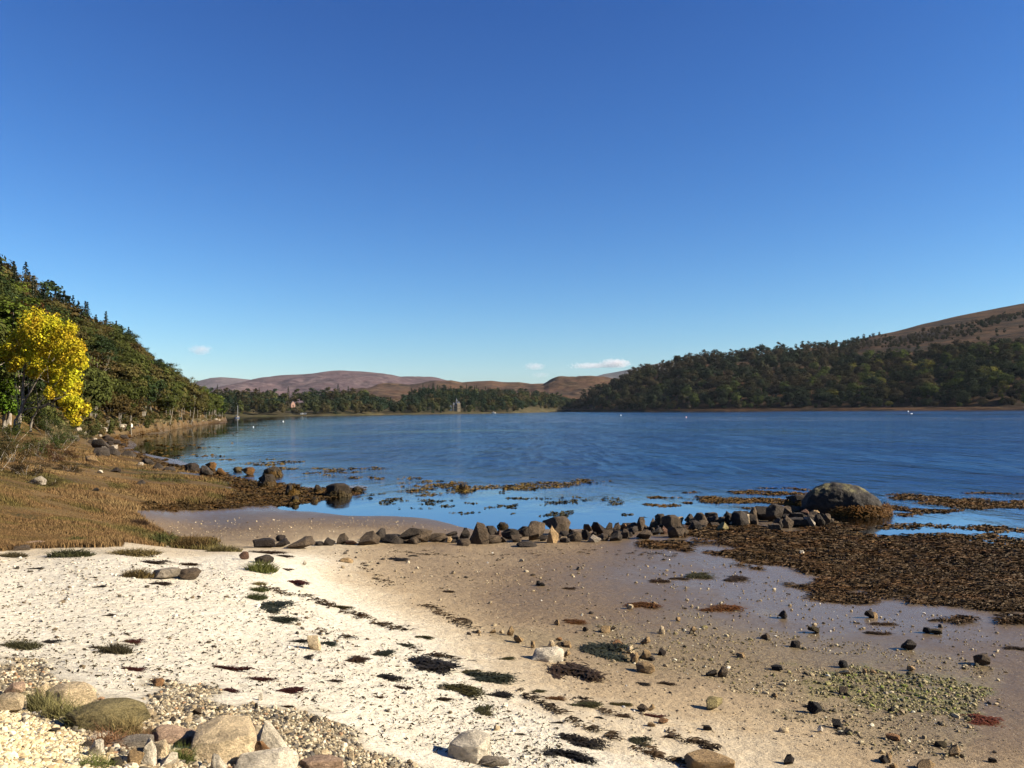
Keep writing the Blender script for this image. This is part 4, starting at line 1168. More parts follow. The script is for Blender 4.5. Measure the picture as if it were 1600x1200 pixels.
# stones on the beach: u0, u1, v top, v base, colour, shape, words
BEACH = [
 (703,764,1149,1190,'white','k','big pale tan boulder casting a long shadow at the bottom of the beach'),(737,792,1187,1206,'pale grey','r','grey rock at the bottom edge just below the big tan boulder'),
 (1072,1147,1176,1206,'tan','s','grey rock with a lit right face at the bottom edge of the sand'),(481,501,994,1016,'pale tan','b','upright pale stone like a short post on the white sand'),
 (831,880,1011,1034,'white','s','large cream white rock above the dark brown seaweed heap'),(879,891,1016,1027,'tan','a',''),
 (791,805,979,994,'tan','p','brown pointed stone leading the line of tan stones'),(802,818,992,1005,'tan','b',''),(829,843,1001,1013,'tan','r',''),(855,867,1000,1012,'pale tan','p',''),(881,893,1002,1012,'tan','b',''),(868,878,995,1002,'rusty tan','a',''),
 (868,882,1003,1010,'grey brown','s',''),(938,953,978,989,'tan','b',''),(910,920,979,987,'grey brown','a',''),(953,961,978,985,'grey brown','a',''),(866,875,968,977,'tan','a',''),(1028,1039,978,991,'pale tan','p','small tooth shaped stone standing on brown sand'),(1077,1089,979,989,'tan','p',''),
 (1001,1016,995,1008,'tan','a','tan stone alone on open brown sand'),(956,975,1000,1014,'rusty tan','a',''),(978,992,1009,1022,'pale tan','a',''),(984,998,1020,1036,'tan','r',''),(998,1018,1015,1031,'tan','p',''),(1014,1023,1025,1033,'dark grey','a',''),
 (1027,1042,1012,1025,'dark brown','p','dark brown pointed stone right of the green seaweed heap'),(994,1023,1035,1052,'tan','r','smooth tan oblong stone with a dark left side below the green seaweed heap'),(1103,1120,1045,1058,'dark grey','a',''),(1120,1139,1042,1060,'grey brown','p','brown upright stone paired with a dark one'),
 (1103,1130,1090,1111,'mossy grey','b','dark square stone with a pale lit spot on pale sand'),(996,1012,1101,1113,'grey brown','a',''),(1010,1024,1101,1111,'tan','a',''),(1030,1044,1123,1132,'rusty tan','b',''),(1099,1112,1133,1142,'dark grey','s',''),(1012,1024,1129,1136,'tan','s',''),
 (1217,1231,954,967,'dark grey','a',''),(1351,1364,953,966,'dark brown','a',''),(1361,1371,956,966,'tan','a',''),(1442,1457,980,990,'black','a',''),(1452,1471,983,991,'olive brown','s',''),(1407,1434,1000,1017,'dark grey','p','dark pyramid shaped stone on wet sand'),
 (1523,1546,1022,1041,'grey brown','r','brown rounded stone standing alone on wet sand at the right'),(1309,1324,1032,1044,'black','r',''),(1312,1328,1045,1055,'pale tan','a',''),(1348,1360,1045,1053,'tan','r',''),(1359,1369,1046,1053,'tan','r',''),(1205,1222,1039,1048,'black','s',''),
 (1417,1430,1040,1049,'tan','a',''),(1311,1325,1073,1085,'grey brown','b',''),(1262,1284,1096,1116,'black','a','dark weedy stone at the lower left of the green gravel'),(1301,1316,1125,1139,'black','b',''),(1216,1232,1136,1145,'pale tan','s',''),(1275,1287,1134,1145,'white','p',''),
 (1222,1243,1179,1196,'dark brown','p','dark pointed stone on pale sand at the bottom right'),(1385,1403,1178,1193,'tan','r',''),(1372,1388,1180,1193,'dark grey','a',''),(1428,1464,1187,1206,'tan','p','large tan stone cut by the bottom edge at the right'),(1480,1503,1164,1183,'tan','p','tan stone above the bottom right corner'),
 (1387,1397,1104,1114,'black','a',''),(1404,1413,1108,1116,'pale tan','a',''),(1545,1557,1184,1192,'dark grey','s',''),(1574,1583,960,969,'white','r','small white stone beside the seaweed at the right edge'),(1250,1257,860,868,'white','b','tiny white stone lying in the seaweed bed'),
 (1385,1405,1147,1157,'rusty tan','s',''),(1460,1478,1158,1168,'olive brown','s',''),(1390,1402,1193,1201,'tan','a',''),
 (530,552,871,879,'tan','s','flat tan stone on damp sand below the stone row'),(399,427,867,882,'dark grey','r','dark rounded rock behind the bright green grass clump'),(375,390,862,875,'reddish','r','reddish brown rock among the weed at the top of the sand'),
 (241,280,887,906,'pale grey','s','grey veined rock lying beside the dry tuft'),(272,313,888,906,'grey brown','r','rounded grey rock joined to the veined rock on white sand'),
 (237,256,1060,1073,'rusty tan','r','small brown stone at the edge of the shingle'),(480,495,1119,1129,'dark grey','a','small dark grey stone above the shingle right of centre'),(770,783,1132,1142,'pale tan','p',''),
 (838,845,907,915,'black','a',''),(843,852,910,916,'black','r',''),(1055,1063,964,971,'tan','r',''),(979,990,944,952,'pale tan','r',''),(1018,1026,940,946,'tan','a',''),(472,480,876,883,'white','p','tiny white shell standing on the sand below the row'),
 (780,787,984,990,'pale tan','a',''),(765,775,983,990,'tan','a',''),(742,752,984,990,'tan','a',''),(1205,1216,1083,1090,'tan','a',''),(1150,1163,1020,1028,'tan','a',''),(1190,1203,990,999,'grey brown','a',''),(1235,1250,1001,1012,'dark brown','s',''),(1262,1280,978,990,'olive brown','a',''),
]
ANCH_BEACH = [(855,1022,'the cream white rock'),(798,988,'the brown pointed stone'),(960,1020,'the dark green seaweed heap'),(895,1055,'the dark brown seaweed heap'),(1033,985,'the tooth shaped stone'),(1008,1002,'the lone tan stone'),(1130,1052,'the brown upright stone'),
 (1116,1100,'the dark square stone'),(1420,1010,'the dark pyramid stone'),(1534,1033,'the lone rounded stone'),(1273,1106,'the dark weedy stone'),(1232,1188,'the dark pointed stone'),(1490,1174,'the tan corner stone'),(1535,1128,'the red seaweed heap'),
 (1124,952,'the rust seaweed mound'),(733,1170,'the big tan boulder'),(491,1005,'the upright pale stone'),(1317,1146,'the black seaweed tuft'),(1380,1085,'the green gravel')]
for (a, b, vt, vb, c, sh, w) in BEACH:
    lab = w or relate(f'small {c} {adj[sh]} stone', (a + b) / 2, vb, ANCH_BEACH)
    put_stone('stone', a, b, vt, vb, c, sh, rg, lab, 'stone', None, sink=0.10)

# big stones of the bank in the lower left corner
BANKR = [
 (77,146,1067,1106,'pale tan','r','smooth tan boulder on the bank above the green grass',.7),(57,78,1068,1092,'pale tan','a','small tan stone touching the left of the smooth tan boulder',.8),(9,37,1066,1088,'pinkish','b','pinkish stone at the left edge of the bank',.8),
 (-12,34,1083,1114,'pale tan','s','yellow slab at the left edge above the gravel',.9),(113,225,1094,1144,'mossy grey','r','mossy grey boulder half hidden by dry grass on the bank',.6),(178,238,1150,1170,'pale grey','s','flat grey stone slab between grass and white rocks',.7),
 (228,310,1131,1168,'pinkish','r','purplish tan boulder left of the largest bank boulder',.7),(296,398,1129,1194,'pale tan','k','largest tan boulder of the bank with a flat top',.8),(393,462,1128,1188,'white','w','pale wedge of rock with a sharp ridge and dark left side',.75),
 (394,424,1157,1184,'rusty tan','a','orange stained stone leaning on the pale wedge',.7),(364,462,1172,1214,'white','s','cream white slab at the bottom edge under the pale wedge',.6),(327,353,1179,1210,'white','r','rounded cream stone at the bottom edge left of the slab',.8),
 (140,161,1157,1184,'white','b','upright white stone in the gravel of the bank',.8),(220,244,1157,1200,'white','a','jagged white rock at the bottom of the bank',.9),(236,262,1158,1186,'pale tan','a','cream stone behind the jagged white rock',.9),(196,229,1171,1197,'tan','b','tan stone left of the jagged white rock',.8),
 (469,536,1180,1214,'pinkish','s','tan rock cut by the bottom edge right of the cream slab',.7),(502,514,1172,1187,'pale tan','a','small pale stone above the bottom tan rock',.8),(545,553,1175,1190,'pale tan','b','small upright pale stone in the shingle',.8),
 (75,93,1136,1147,'dark grey','a','dark grey stone in the pale gravel',.8),(34,47,1120,1131,'pale grey','r','grey pebble in the pale gravel near the yellow slab',.8),(128,142,1158,1169,'dark grey','a','dark grey stone left of the upright white stone',.8),
 (246,276,1176,1202,'white','a','white rock at the bottom edge right of the jagged white rock',.9),(275,300,1168,1190,'tan','a','tan rock between the white rocks and the largest boulder',.8),(172,192,1182,1200,'dark grey','a','dark grey stone at the bottom of the bank',.8),
 (262,276,1120,1131,'dark grey','p','dark pointed stone in the shingle above the bank boulders',.8),(300,314,1106,1118,'grey brown','a','grey brown stone in the middle of the shingle',.8),(398,408,1098,1110,'dark grey','r','dark stone in the upper shingle',.8),
 (402,412,1083,1095,'white','p','white pointed stone beside the red seaweed',.8),(226,240,1108,1120,'pale tan','b','pale stone standing right of the mossy boulder',.8)]
for (a, b, vt, vb, c, sh, w, dr) in BANKR:
    put_stone('rock', a, b, vt, vb, c, sh, rg, w, 'rock', None, dr=dr, sink=0.15)

# stones along the left shore and in the shallows
SHORE = [
 (290,310,723,737,'dark brown','r','dark brown seaweed boulder on the left weed bank'),(311,332,727,743,'dark grey','r','dark grey boulder in front of two orange ones on the left bank'),(322,338,722,733,'orange brown','r','orange weedy boulder behind the dark grey one'),(337,353,731,743,'orange brown','r','bright orange weedy boulder on the left bank'),
 (363,378,729,737,'olive brown','r','small weedy boulder standing in shallow water'),(378,398,730,742,'orange brown','r','round orange weedy boulder alone in the shallows'),
 (144,169,685,702,'dark grey','b','largest dark slab rock on the left shore'),(145,170,699,712,'dark grey','s','long dark slab below the largest dark rock'),(168,187,700,711,'dark grey','s','flat dark rock right of the long slab'),(190,212,704,714,'dark grey','s','dark flat topped rock by the golden shallows'),
 (221,240,716,726,'dark grey','r','dark rock at the upper edge of the rust grass'),(240,256,724,734,'dark grey','s','grey rock left of the paired dark rocks'),(255,273,729,736,'dark grey','s','flat dark rock right of the grey rock'),(135,152,711,724,'tan','b','tan square rock in the dry grass'),(150,158,706,714,'dark brown','a','dark stone behind the tan square rock'),
 (172,189,730,738,'dark brown','p','low dark pointed rock in the rust grass'),(211,229,750,759,'dark grey','p','dark rock alone in the middle of the grass'),(152,160,734,740,'white','a','small white stone in the rust grass'),(50,71,744,758,'pale grey','a','pale grey rock in the grass at the left'),
 (143,154,762,768,'black','a','dark stone low in the grass'),(200,207,661,668,'white','r','white boulder under the pale trunks on the left shore'),(216,224,722,727,'pale grey','s','pale stone at the grass edge near the shore'),(199,205,706,710,'black','r','small dark stone in the golden shallows'),(268,276,685,689,'dark brown','r','little dark rock awash in the shallows'),
 (40,68,845,853,'pinkish','s','flat pinkish slab where grass meets white sand'),(20,45,852,860,'grey brown','s','low brown slab at the left where grass meets sand')]
for (a, b, vt, vb, c, sh, w) in SHORE:
    put_stone('rock', a, b, vt, vb, c, sh, rg, w, 'rock', None, dr=0.9, water=(vb < 745 and a > 280), sink=0.2)
for i in range(95):
    t = rg.random()
    if i < 60:
        u = rg.uniform(96, 190); vlo = np.interp(u, [96, 130, 190], [672, 668, 668]); vhi = np.interp(u, [96, 130, 160, 190], [684, 696, 706, 700]); v = rg.uniform(vlo, vhi); wd = rg.uniform(5, 13)
        c = ['dark grey', 'dark grey', 'dark brown', 'grey brown', 'pale grey'][rg.integers(5)] if v > 677 else ['pale grey', 'grey brown', 'pale grey', 'dark grey'][rg.integers(4)]
        lab = f'{c} rock in the rough pile on the left shore'; gr = f'{c} rocks piled on the left shore'
    else:
        u = rg.uniform(185, 345); v = np.interp(u, [185, 250, 345], [672, 662.5, 656.5]) + rg.uniform(-3, 2.5); wd = rg.uniform(3, 6)
        c = ['dark brown', 'dark grey', 'grey brown', 'pale grey', 'grey brown'][rg.integers(5)]
        lab = f'small {c} rock on the far stony shore below the left wood'; gr = f'{c} rocks of the far left shore'
    put_stone('rock', u, u + wd, v - wd * 0.6, v, c, 'abr'[rg.integers(3)], rg, lab, 'rock', gr, sink=0.25)

# ------------------------------------------------------------------ seaweed
def ribbons(P, head, L, W, arch, rng, pitch=0.0):
    """curved strips of weed: three quads each"""
    n = len(P)
    t = np.linspace(0, 1, 4)
    turn = rng.normal(size=n) * 0.9
    V = np.zeros((n, 4, 2, 3))
    pos = np.array(P, float).copy()
    for k in range(4):
        a = head + turn * t[k]
        d = np.stack([np.cos(a), np.sin(a)], -1)
        if k:
            pos = pos.copy(); pos[:, :2] += d * (L / 3)[:, None]
        z = pos[:, 2] + arch * np.sin(np.pi * t[k]) + pitch * t[k]
        wv = W * [0.7, 1.0, 0.9, 0.35][k]
        nrm = np.stack([-d[:, 1], d[:, 0]], -1)
        tw = rng.normal(size=n) * 0.35
        V[:, k, 0, :2] = pos[:, :2] + nrm * wv[:, None] * .5; V[:, k, 0, 2] = z + tw * wv
        V[:, k, 1, :2] = pos[:, :2] - nrm * wv[:, None] * .5; V[:, k, 1, 2] = z - tw * wv
    b = (np.arange(n) * 8)[:, None]
    F = np.concatenate([b + np.array([[2 * k, 2 * k + 1, 2 * k + 3, 2 * k + 2]]) for k in range(3)])
    return V.reshape(-1, 3), F

def clump_mesh(seed, n=420, ragged=0.5):
    rng = np.random.default_rng(seed)
    k = rng.integers(6, 11)
    cen = np.zeros((k, 2)); a = rng.uniform(-0.5, 0.5)
    for i in range(1, k):
        a += rng.normal() * 0.9
        cen[i] = cen[i - 1] + np.array([math.cos(a), math.sin(a) * 0.8]) * rng.uniform(0.10, 0.20)
    cen -= (cen.max(0) + cen.min(0)) / 2
    cen *= np.array([0.74, 0.62]) / (np.ptp(cen, 0) + 0.1)
    cr2 = rng.uniform(0.08, 0.19, k)
    w = cr2 ** 1.5; q = rng.choice(k, n, p=w / w.sum())
    e = rng.normal(size=(n, 2)) * 0.62
    xy = cen[q] + e * cr2[q][:, None]
    st = rng.random(n) < 0.07
    xy[st] = rng.normal(size=(st.sum(), 2)) * 0.26
    xy = np.clip(xy, -0.56, 0.56)
    r2 = (e ** 2).sum(1)
    z = np.where(st, 0.03, np.clip(np.exp(-r2 * 0.9), 0.04, 1) * (0.6 + 2.0 * cr2[q])) * rng.uniform(0.1, 1.0, n)
    head = rng.normal(size=n) * 0.9 + np.where(rng.random(n) < 0.5, 0, math.pi)
    V, F = ribbons(np.stack([xy[:, 0], xy[:, 1], z * 0.8], -1), head, rng.uniform(0.06, 0.20, n), rng.uniform(0.018, 0.042, n), 0.12, rng)
    V[:, 2] = np.clip(V[:, 2], 0.0, None)
    return mesh_np('seaweed_clump', V, F, [M_WEED])
CLUMPS = [clump_mesh(500 + i, 900) for i in range(12)]
WCOL = {'black': (0.022, 0.019, 0.016), 'dark brown': (0.045, 0.028, 0.016), 'dark green': (0.032, 0.036, 0.022), 'dark red': (0.060, 0.018, 0.014), 'rust': (0.11, 0.048, 0.014), 'olive': (0.055, 0.050, 0.018), 'red': (0.11, 0.030, 0.014)}
CL = [  # u, v centre, width, height in the picture, colour, words
 (459,912,40,13,'dark red','dark red seaweed patch on white sand right of the dry tufts'),(424,950,50,22,'dark green',''),(437,970,58,13,'dark green',''),(511,1007,30,11,'dark green','dark weed lying right of the upright pale stone'),(464,1003,34,8,'black','thin weed streak left of the upright pale stone'),
 (480,1028,14,12,'black',''),(553,1033,38,17,'dark brown',''),(594,1023,38,17,'dark green',''),(670,1044,86,34,'black','large curved black seaweed heap in the middle of the white sand'),(602,1060,44,15,'black',''),(628,1075,30,11,'dark brown',''),
 (632,1009,26,9,'dark green',''),(660,997,30,9,'olive',''),(735,1053,30,14,'olive',''),(762,1062,84,24,'dark green','wide dark green seaweed heap right of the curved black heap'),(716,1080,82,22,'olive','olive brown seaweed heap below the wide green heap'),(776,1087,42,16,'black',''),(752,1112,34,22,'olive','olive seaweed clump above the big tan boulder'),
 (690,1094,32,9,'dark brown',''),(446,1081,52,17,'dark red','deep red seaweed patch at the edge of the shingle'),(405,1063,48,10,'dark red','flat dark red seaweed left of the deep red patch'),(356,1080,28,11,'dark red','small ragged red seaweed near the shingle'),(360,1046,66,9,'dark red','long thin red seaweed streak on white sand'),(207,1047,36,11,'dark red','two part red seaweed strip at the left'),
 (893,1055,78,42,'dark brown','dark brown seaweed heap below the cream white rock'),(944,1021,74,34,'dark green','dark green seaweed heap among tan stones'),(896,973,38,11,'rust','rusty weed behind the line of tan stones'),(1003,947,52,13,'rust','rust weed patch on wet brown sand'),(1124,952,62,15,'rust','rust seaweed mound on the shiny wet sand'),
 (866,1092,32,9,'rust','thin rusty weed on clean pale sand'),(840,1081,24,8,'olive',''),(913,1103,46,19,'olive','slanting olive weed strip on clean pale sand'),(1005,1070,22,9,'black',''),(1038,1069,28,8,'dark brown',''),(1020,1119,32,11,'dark red','reddish weed beside two small stones on pale sand'),
 (906,1161,74,26,'black','black slanting seaweed heap near the bottom of the sand'),(884,1183,80,26,'black','ragged black weed strip at the bottom edge'),(1000,1161,36,20,'dark green',''),(968,1102,40,6,'olive',''),(935,1122,14,6,'black',''),(1042,1152,22,8,'dark brown',''),(972,1119,26,9,'dark brown',''),
 (1535,1128,54,22,'red','bright red brown seaweed heap at the right'),(1317,1146,32,15,'black','black seaweed tuft on pale sand at the right'),(1273,1108,24,14,'black',''),(1585,1014,34,9,'dark brown','dark weed at the right edge on wet sand'),(1372,990,36,9,'dark brown',''),(1382,976,36,7,'dark brown',''),(1470,970,36,6,'dark brown',''),
 (240,880,46,8,'dark brown','thin brown weed behind the grey veined rock'),(292,883,36,6,'dark brown',''),(250,913,34,8,'dark brown','brown weed below the grey veined rock'),(155,917,16,6,'black',''),(206,1003,32,10,'dark red','dark weed trailing right from the dry grass mat'),(171,962,18,6,'dark brown',''),(56,889,20,5,'black',''),
 (416,865,64,7,'dark brown','brown weed line along the top of the sand'),(442,870,28,6,'dark brown',''),(447,890,22,6,'dark brown',''),(622,875,28,9,'black','black weed patch on damp sand below the stone row'),(645,869,14,4,'black',''),(78,1004,26,9,'black',''),
 (1030,909,34,7,'dark brown',''),(1060,905,30,6,'dark brown',''),(1148,905,36,12,'dark brown',''),(1090,900,40,12,'olive',''),(1395,1060,20,6,'dark brown',''),(870,1130,20,6,'black',''),(812,1148,18,5,'black',''),(530,950,36,8,'olive',''),(505,945,30,6,'dark brown',''),(560,962,30,5,'dark brown',''),
 (585,975,22,4,'dark brown',''),(890,920,20,5,'dark brown',''),(700,925,20,5,'dark brown',''),(720,968,22,6,'dark brown',''),(445,1105,24,6,'dark brown',''),(590,1090,20,5,'dark brown',''),(520,1065,26,7,'dark brown',''),(790,1030,26,9,'olive',''),(330,1110,26,7,'olive',''),(150,1013,30,6,'dark brown','')]
ANCH_WEED = ANCH_BEACH + [(670,1044,'the curved black heap'),(762,1062,'the wide dark green heap'),(752,1112,'the olive clump'),(446,1081,'the deep red patch'),(906,1161,'the black slanting heap'),(459,912,'the dark red patch'),(412,888,'the bright green grass clump'),(913,1103,'the slanting olive strip'),(276,897,'the grey veined rock'),(178,1014,'the dry grass mat')]
for n, (u, v, w, h, c, words) in enumerate(CL):
    P = ground_at(u, v)[0]
    mpp = P[1] / FPX
    sn = (CAM_H - P[2]) / np.linalg.norm(P - CAM)
    W_ = w * mpp; ht = min(0.13 * W_ + 0.015, 0.10)
    dp = max((h * mpp - ht * 0.7) / sn, 0.25 * W_)
    o = link('seaweed_clump', CLUMPS[n % 12], loc=(P[0], P[1], P[2] - 0.004))
    o.scale = (W_ * 1.18, dp * 1.2, ht * 0.8)
    slant = 0.0
    if c in ('black', 'olive') and w > 40 and u > 640 and v > 1030: slant = -0.35
    o.rotation_euler = (0, 0, slant + (math.pi if n % 2 else 0))
    o.color = (*WCOL[c], 1)
    tag(o, words or relate(f'small {c} seaweed scrap', u, v, ANCH_WEED), 'seaweed')

def scatter_zone(poly_list, n, soft_noise, rng, box, water=False, thr=None):
    u = rng.uniform(box[0], box[2], n); v = rng.uniform(box[1], box[3], n)
    sd = np.max([poly_sd(u, v, p) for p in poly_list], 0)
    P = ground_at(u, v, water)
    nz_ = fbm(P[:, 0] / soft_noise[1], P[:, 1] / soft_noise[1], s=soft_noise[2])
    ok = sd + soft_noise[0] * nz_ > 0
    if thr is not None: ok &= fbm(P[:, 0] / thr[1], P[:, 1] / thr[1], s=thr[2]) > thr[0]
    ok &= np.hypot(P[:, 0], P[:, 1]) < 500
    return P[ok], u[ok], v[ok]

rng = np.random.default_rng(21)
def weed_bed(name, polys, n, box, L, W, lump, color, label, soft, thr=None, water=False):
    P, u, v = scatter_zone(polys, n, soft, rng, box, water, thr)
    P = P[P[:, 2] > -0.02]
    lz = np.clip(0.5 + 1.3 * fbm(P[:, 0] / 0.8, P[:, 1] / 0.8, s=44), 0, 1) * lump
    P[:, 2] += 0.006 + lz * rng.uniform(0.2, 1, len(P))
    sc = np.clip(P[:, 1] / 25, 0.6, 3.0)
    V, F = ribbons(P, rng.uniform(0, 6.28, len(P)), rng.uniform(0.5, 1.2, len(P)) * L * sc, rng.uniform(0.6, 1.3, len(P)) * W * sc, 0.02 * lump / 0.08, rng)
    o = link(name, mesh_np(name, V, F, [M_WEED]))
    o.color = (*color, 1)
    return tag(o, label, 'seaweed', kind='stuff')
weed_bed('seaweed_bed', [WEED_R], 145000, (1000, 815, 1950, 1010), 0.34, 0.026, 0.07, (0.080, 0.046, 0.016), 'wide bed of brown bladder wrack laid bare by the tide on the right', (46, 1.1, 31))
weed_bed('seaweed_bed', [WEED_S], 9000, (155, 655, 400, 706), 0.2, 0.04, 0.05, (0.11, 0.058, 0.014), 'strip of orange brown weed along the far left shoreline', (2, 2.5, 33))
weed_bed('seaweed_bed', [WEED_L], 26000, (180, 695, 580, 802), 0.20, 0.035, 0.06, (0.070, 0.042, 0.013), 'golden brown weed covering the left shore below the grass', (9, 2.5, 33))
FL1 = [(985,768),(1100,765),(1240,762),(1280,775),(1260,792),(1150,800),(1080,802),(1010,790)]
FL2 = [(1395,775),(1480,770),(1600,772),(1620,790),(1500,800),(1410,806),(1390,792)]
FL3 = [(560,769),(700,757),(840,754),(980,748),(860,762),(760,765),(690,770),(640,774)]
FL4 = [(330,712),(480,720),(620,735),(720,748),(700,760),(560,756),(470,742),(400,728)]
FL5 = [(1290,828),(1400,820),(1620,826),(1900,835),(1900,895),(1620,880),(1500,880),(1330,845)]
FL6 = [(560,775),(950,775),(1000,800),(900,812),(700,800),(560,790)]
FL7 = [(180,690),(330,668),(420,658),(520,652),(600,652),(480,662),(380,676),(330,720),(250,715)]
def floating(polys, n, box, color, label, thr, L=0.3, W=0.05, lump=0.02):
    P, u, v = scatter_zone(polys, n, (10, 2.0, 61), rng, box, True, thr)
    ok = zf(P[:, 0], P[:, 1]) < 0.03
    P = P[ok]; P[:, 2] = np.maximum(P[:, 2], 0.0) + rng.uniform(0.004, lump, len(P))
    sc = np.clip(P[:, 1] / 28, 0.7, 4.0)
    V, F = ribbons(P, rng.uniform(0, 6.28, len(P)), rng.uniform(0.5, 1.2, len(P)) * L * sc, rng.uniform(0.6, 1.3, len(P)) * W * sc, 0.01, rng)
    V[:, 2] = np.maximum(V[:, 2], 0.004)
    o = link('floating_seaweed', mesh_np('floating_seaweed', V, F, [M_WEED]))
    o.color = (*color, 1)
    return tag(o, label, 'seaweed', kind='stuff')
floating([FL1], 15000, (980, 755, 1290, 805), (0.125, 0.072, 0.019), 'patches of golden weed floating behind the stone row', (0.02, 1.6, 63), L=0.2, W=0.035)
floating([FL2], 8000, (1385, 765, 1620, 808), (0.115, 0.065, 0.018), 'golden weed floating right of the big boulder', (0.04, 1.8, 64), L=0.2, W=0.035)
floating([FL3], 5000, (555, 745, 985, 776), (0.13, 0.085, 0.018), 'long line of floating weed drawn across the calm water', (-0.10, 2.5, 65), L=0.2, W=0.035, lump=0.035)
floating([FL4], 6000, (325, 705, 730, 765), (0.13, 0.088, 0.02), 'scattered weed floating off the left bank', (0.24, 3.0, 66), L=0.22, W=0.04)
floating([FL5], 14000, (1290, 815, 1900, 895), (0.10, 0.058, 0.016), 'weed awash in the pools at the right', (0.0, 1.2, 67))
floating([FL6], 4500, (550, 770, 1010, 815), (0.05, 0.045, 0.02), 'few dark weed scraps on the calm water behind the stone row', (0.24, 0.9, 68), L=0.2)
floating([FL7], 3000, (180, 650, 600, 722), (0.11, 0.07, 0.015), 'thin weed lying on the still water along the left shore', (0.20, 6.0, 69), L=0.25)

# weedy boulders in the shallows, and the big boulder at the right: body with its skirt of weed
def weed_skirt(seed, zmax, n, L=0.22, W=0.05, zmin=-0.02):
    rng = np.random.default_rng(seed)
    th = rng.uniform(0, 6.283, n); z = zmin + (zmax - zmin) * rng.uniform(0, 1, n) ** 1.2
    zl = zmax * (0.75 + 0.7 * fbm(np.cos(th) * 2.5 + seed, np.sin(th) * 2.5, s=3)) * (1 if zmax > .9 else 1 + 0.6 * np.cos(th))
    k = z < zl; th, z = th[k], z[k]; n = len(th)
    r = 0.5 * np.sqrt(np.clip(1 - (np.clip(z, 0, 1) / 1.0) ** 2.4, 0.0, 1)) + 0.012
    P = np.stack([np.cos(th) * r, np.sin(th) * r, z], -1)
    o_ = np.stack([np.cos(th), np.sin(th), np.zeros(n)], -1)
    tt = np.stack([-np.sin(th), np.cos(th), np.zeros(n)], -1) + rng.normal(size=(n, 3)) * 0.15
    Ls = L * rng.uniform(0.5, 1.2, n); Ws = W * rng.uniform(0.6, 1.3, n)
    V = np.zeros((n, 4, 2, 3))
    for q in range(4):
        f = q / 3
        c = P + o_ * (0.03 + 0.05 * f + rng.uniform(-0.015, 0.03, (n, 1))) + tt * (rng.normal(size=(n, 1)) * 0.02) - np.array([0, 0, 1.0]) * (Ls * f)[:, None]
        c[:, 2] = np.maximum(c[:, 2], -0.03)
        V[:, q, 0] = c + tt * (Ws * .5)[:, None]; V[:, q, 1] = c - tt * (Ws * .5)[:, None]
    b = (np.arange(n) * 8)[:, None]
    F = np.concatenate([b + np.array([[2 * k_, 2 * k_ + 1, 2 * k_ + 3, 2 * k_ + 2]]) for k_ in range(3)])
    return V.reshape(-1, 3), F

def weedy_boulder(u0, u1, vt, vb, rockcol, weedcol, label, mesh, zmax, n, seed, dr=0.8, sink=0.05, L=0.22, W=0.05, rz=0.0):
    P = ground_at((u0 + u1) / 2, vb, True)[0]
    mpp = P[1] / FPX; w = (u1 - u0) * mpp * (0.84 if zmax > .9 else 1.0); h = (vb - vt) * mpp * 0.96; dep = dr * w
    root = empty('weedy_boulder', (P[0], P[1] + dep * 0.4, P[2] - sink * h))
    root.rotation_euler = (0, 0, -math.atan2(P[0], P[1]) + rz)
    b = link('stone', mesh, root); b.scale = (w, dep, h * (1 + sink)); b.color = (*rockcol, 1)
    V, F = weed_skirt(seed, zmax, n, L, W)
    s_ = link('seaweed', mesh_np('seaweed', V * np.array([w, dep, h * (1 + sink)]), F, [M_WEED]), root); s_.color = (*weedcol, 1)
    return tag(root, label, 'boulder')

def mat_bigrock():
    k = NT('lichen_rock')
    p = k.pos()
    n1 = k.noise(p, 1.6, 6, 0.65); n2 = k.noise(p, 7.0, 6, 0.7); n3 = k.noise(p, 2.6, 5, 0.7)
    sp = k.n('ShaderNodeSeparateXYZ'); k.l(k.n('ShaderNodeTexCoord').outputs['Generated'], sp.inputs[0])
    c = k.mix(k.ramp(n2, [(0.35, 0.0), (0.65, 1.0)]), (0.010, 0.008, 0.006), (0.036, 0.028, 0.020))
    up = k.ramp(k.math('ADD', sp.outputs[2], k.math('MULTIPLY', n1, 0.5)), [(0.92, 0.0), (1.12, 1.0)])
    c = k.mix(k.math('MULTIPLY', up, k.ramp(n3, [(0.45, 0.0), (0.62, 0.8)])), c, (0.15, 0.13, 0.055))
    b = k.bump(n1, 0.8, 0.25); b = k.bump(n2, 0.8, 0.08, b)
    return k.done(k.bsdf(c, 0.8, 0.25, b))
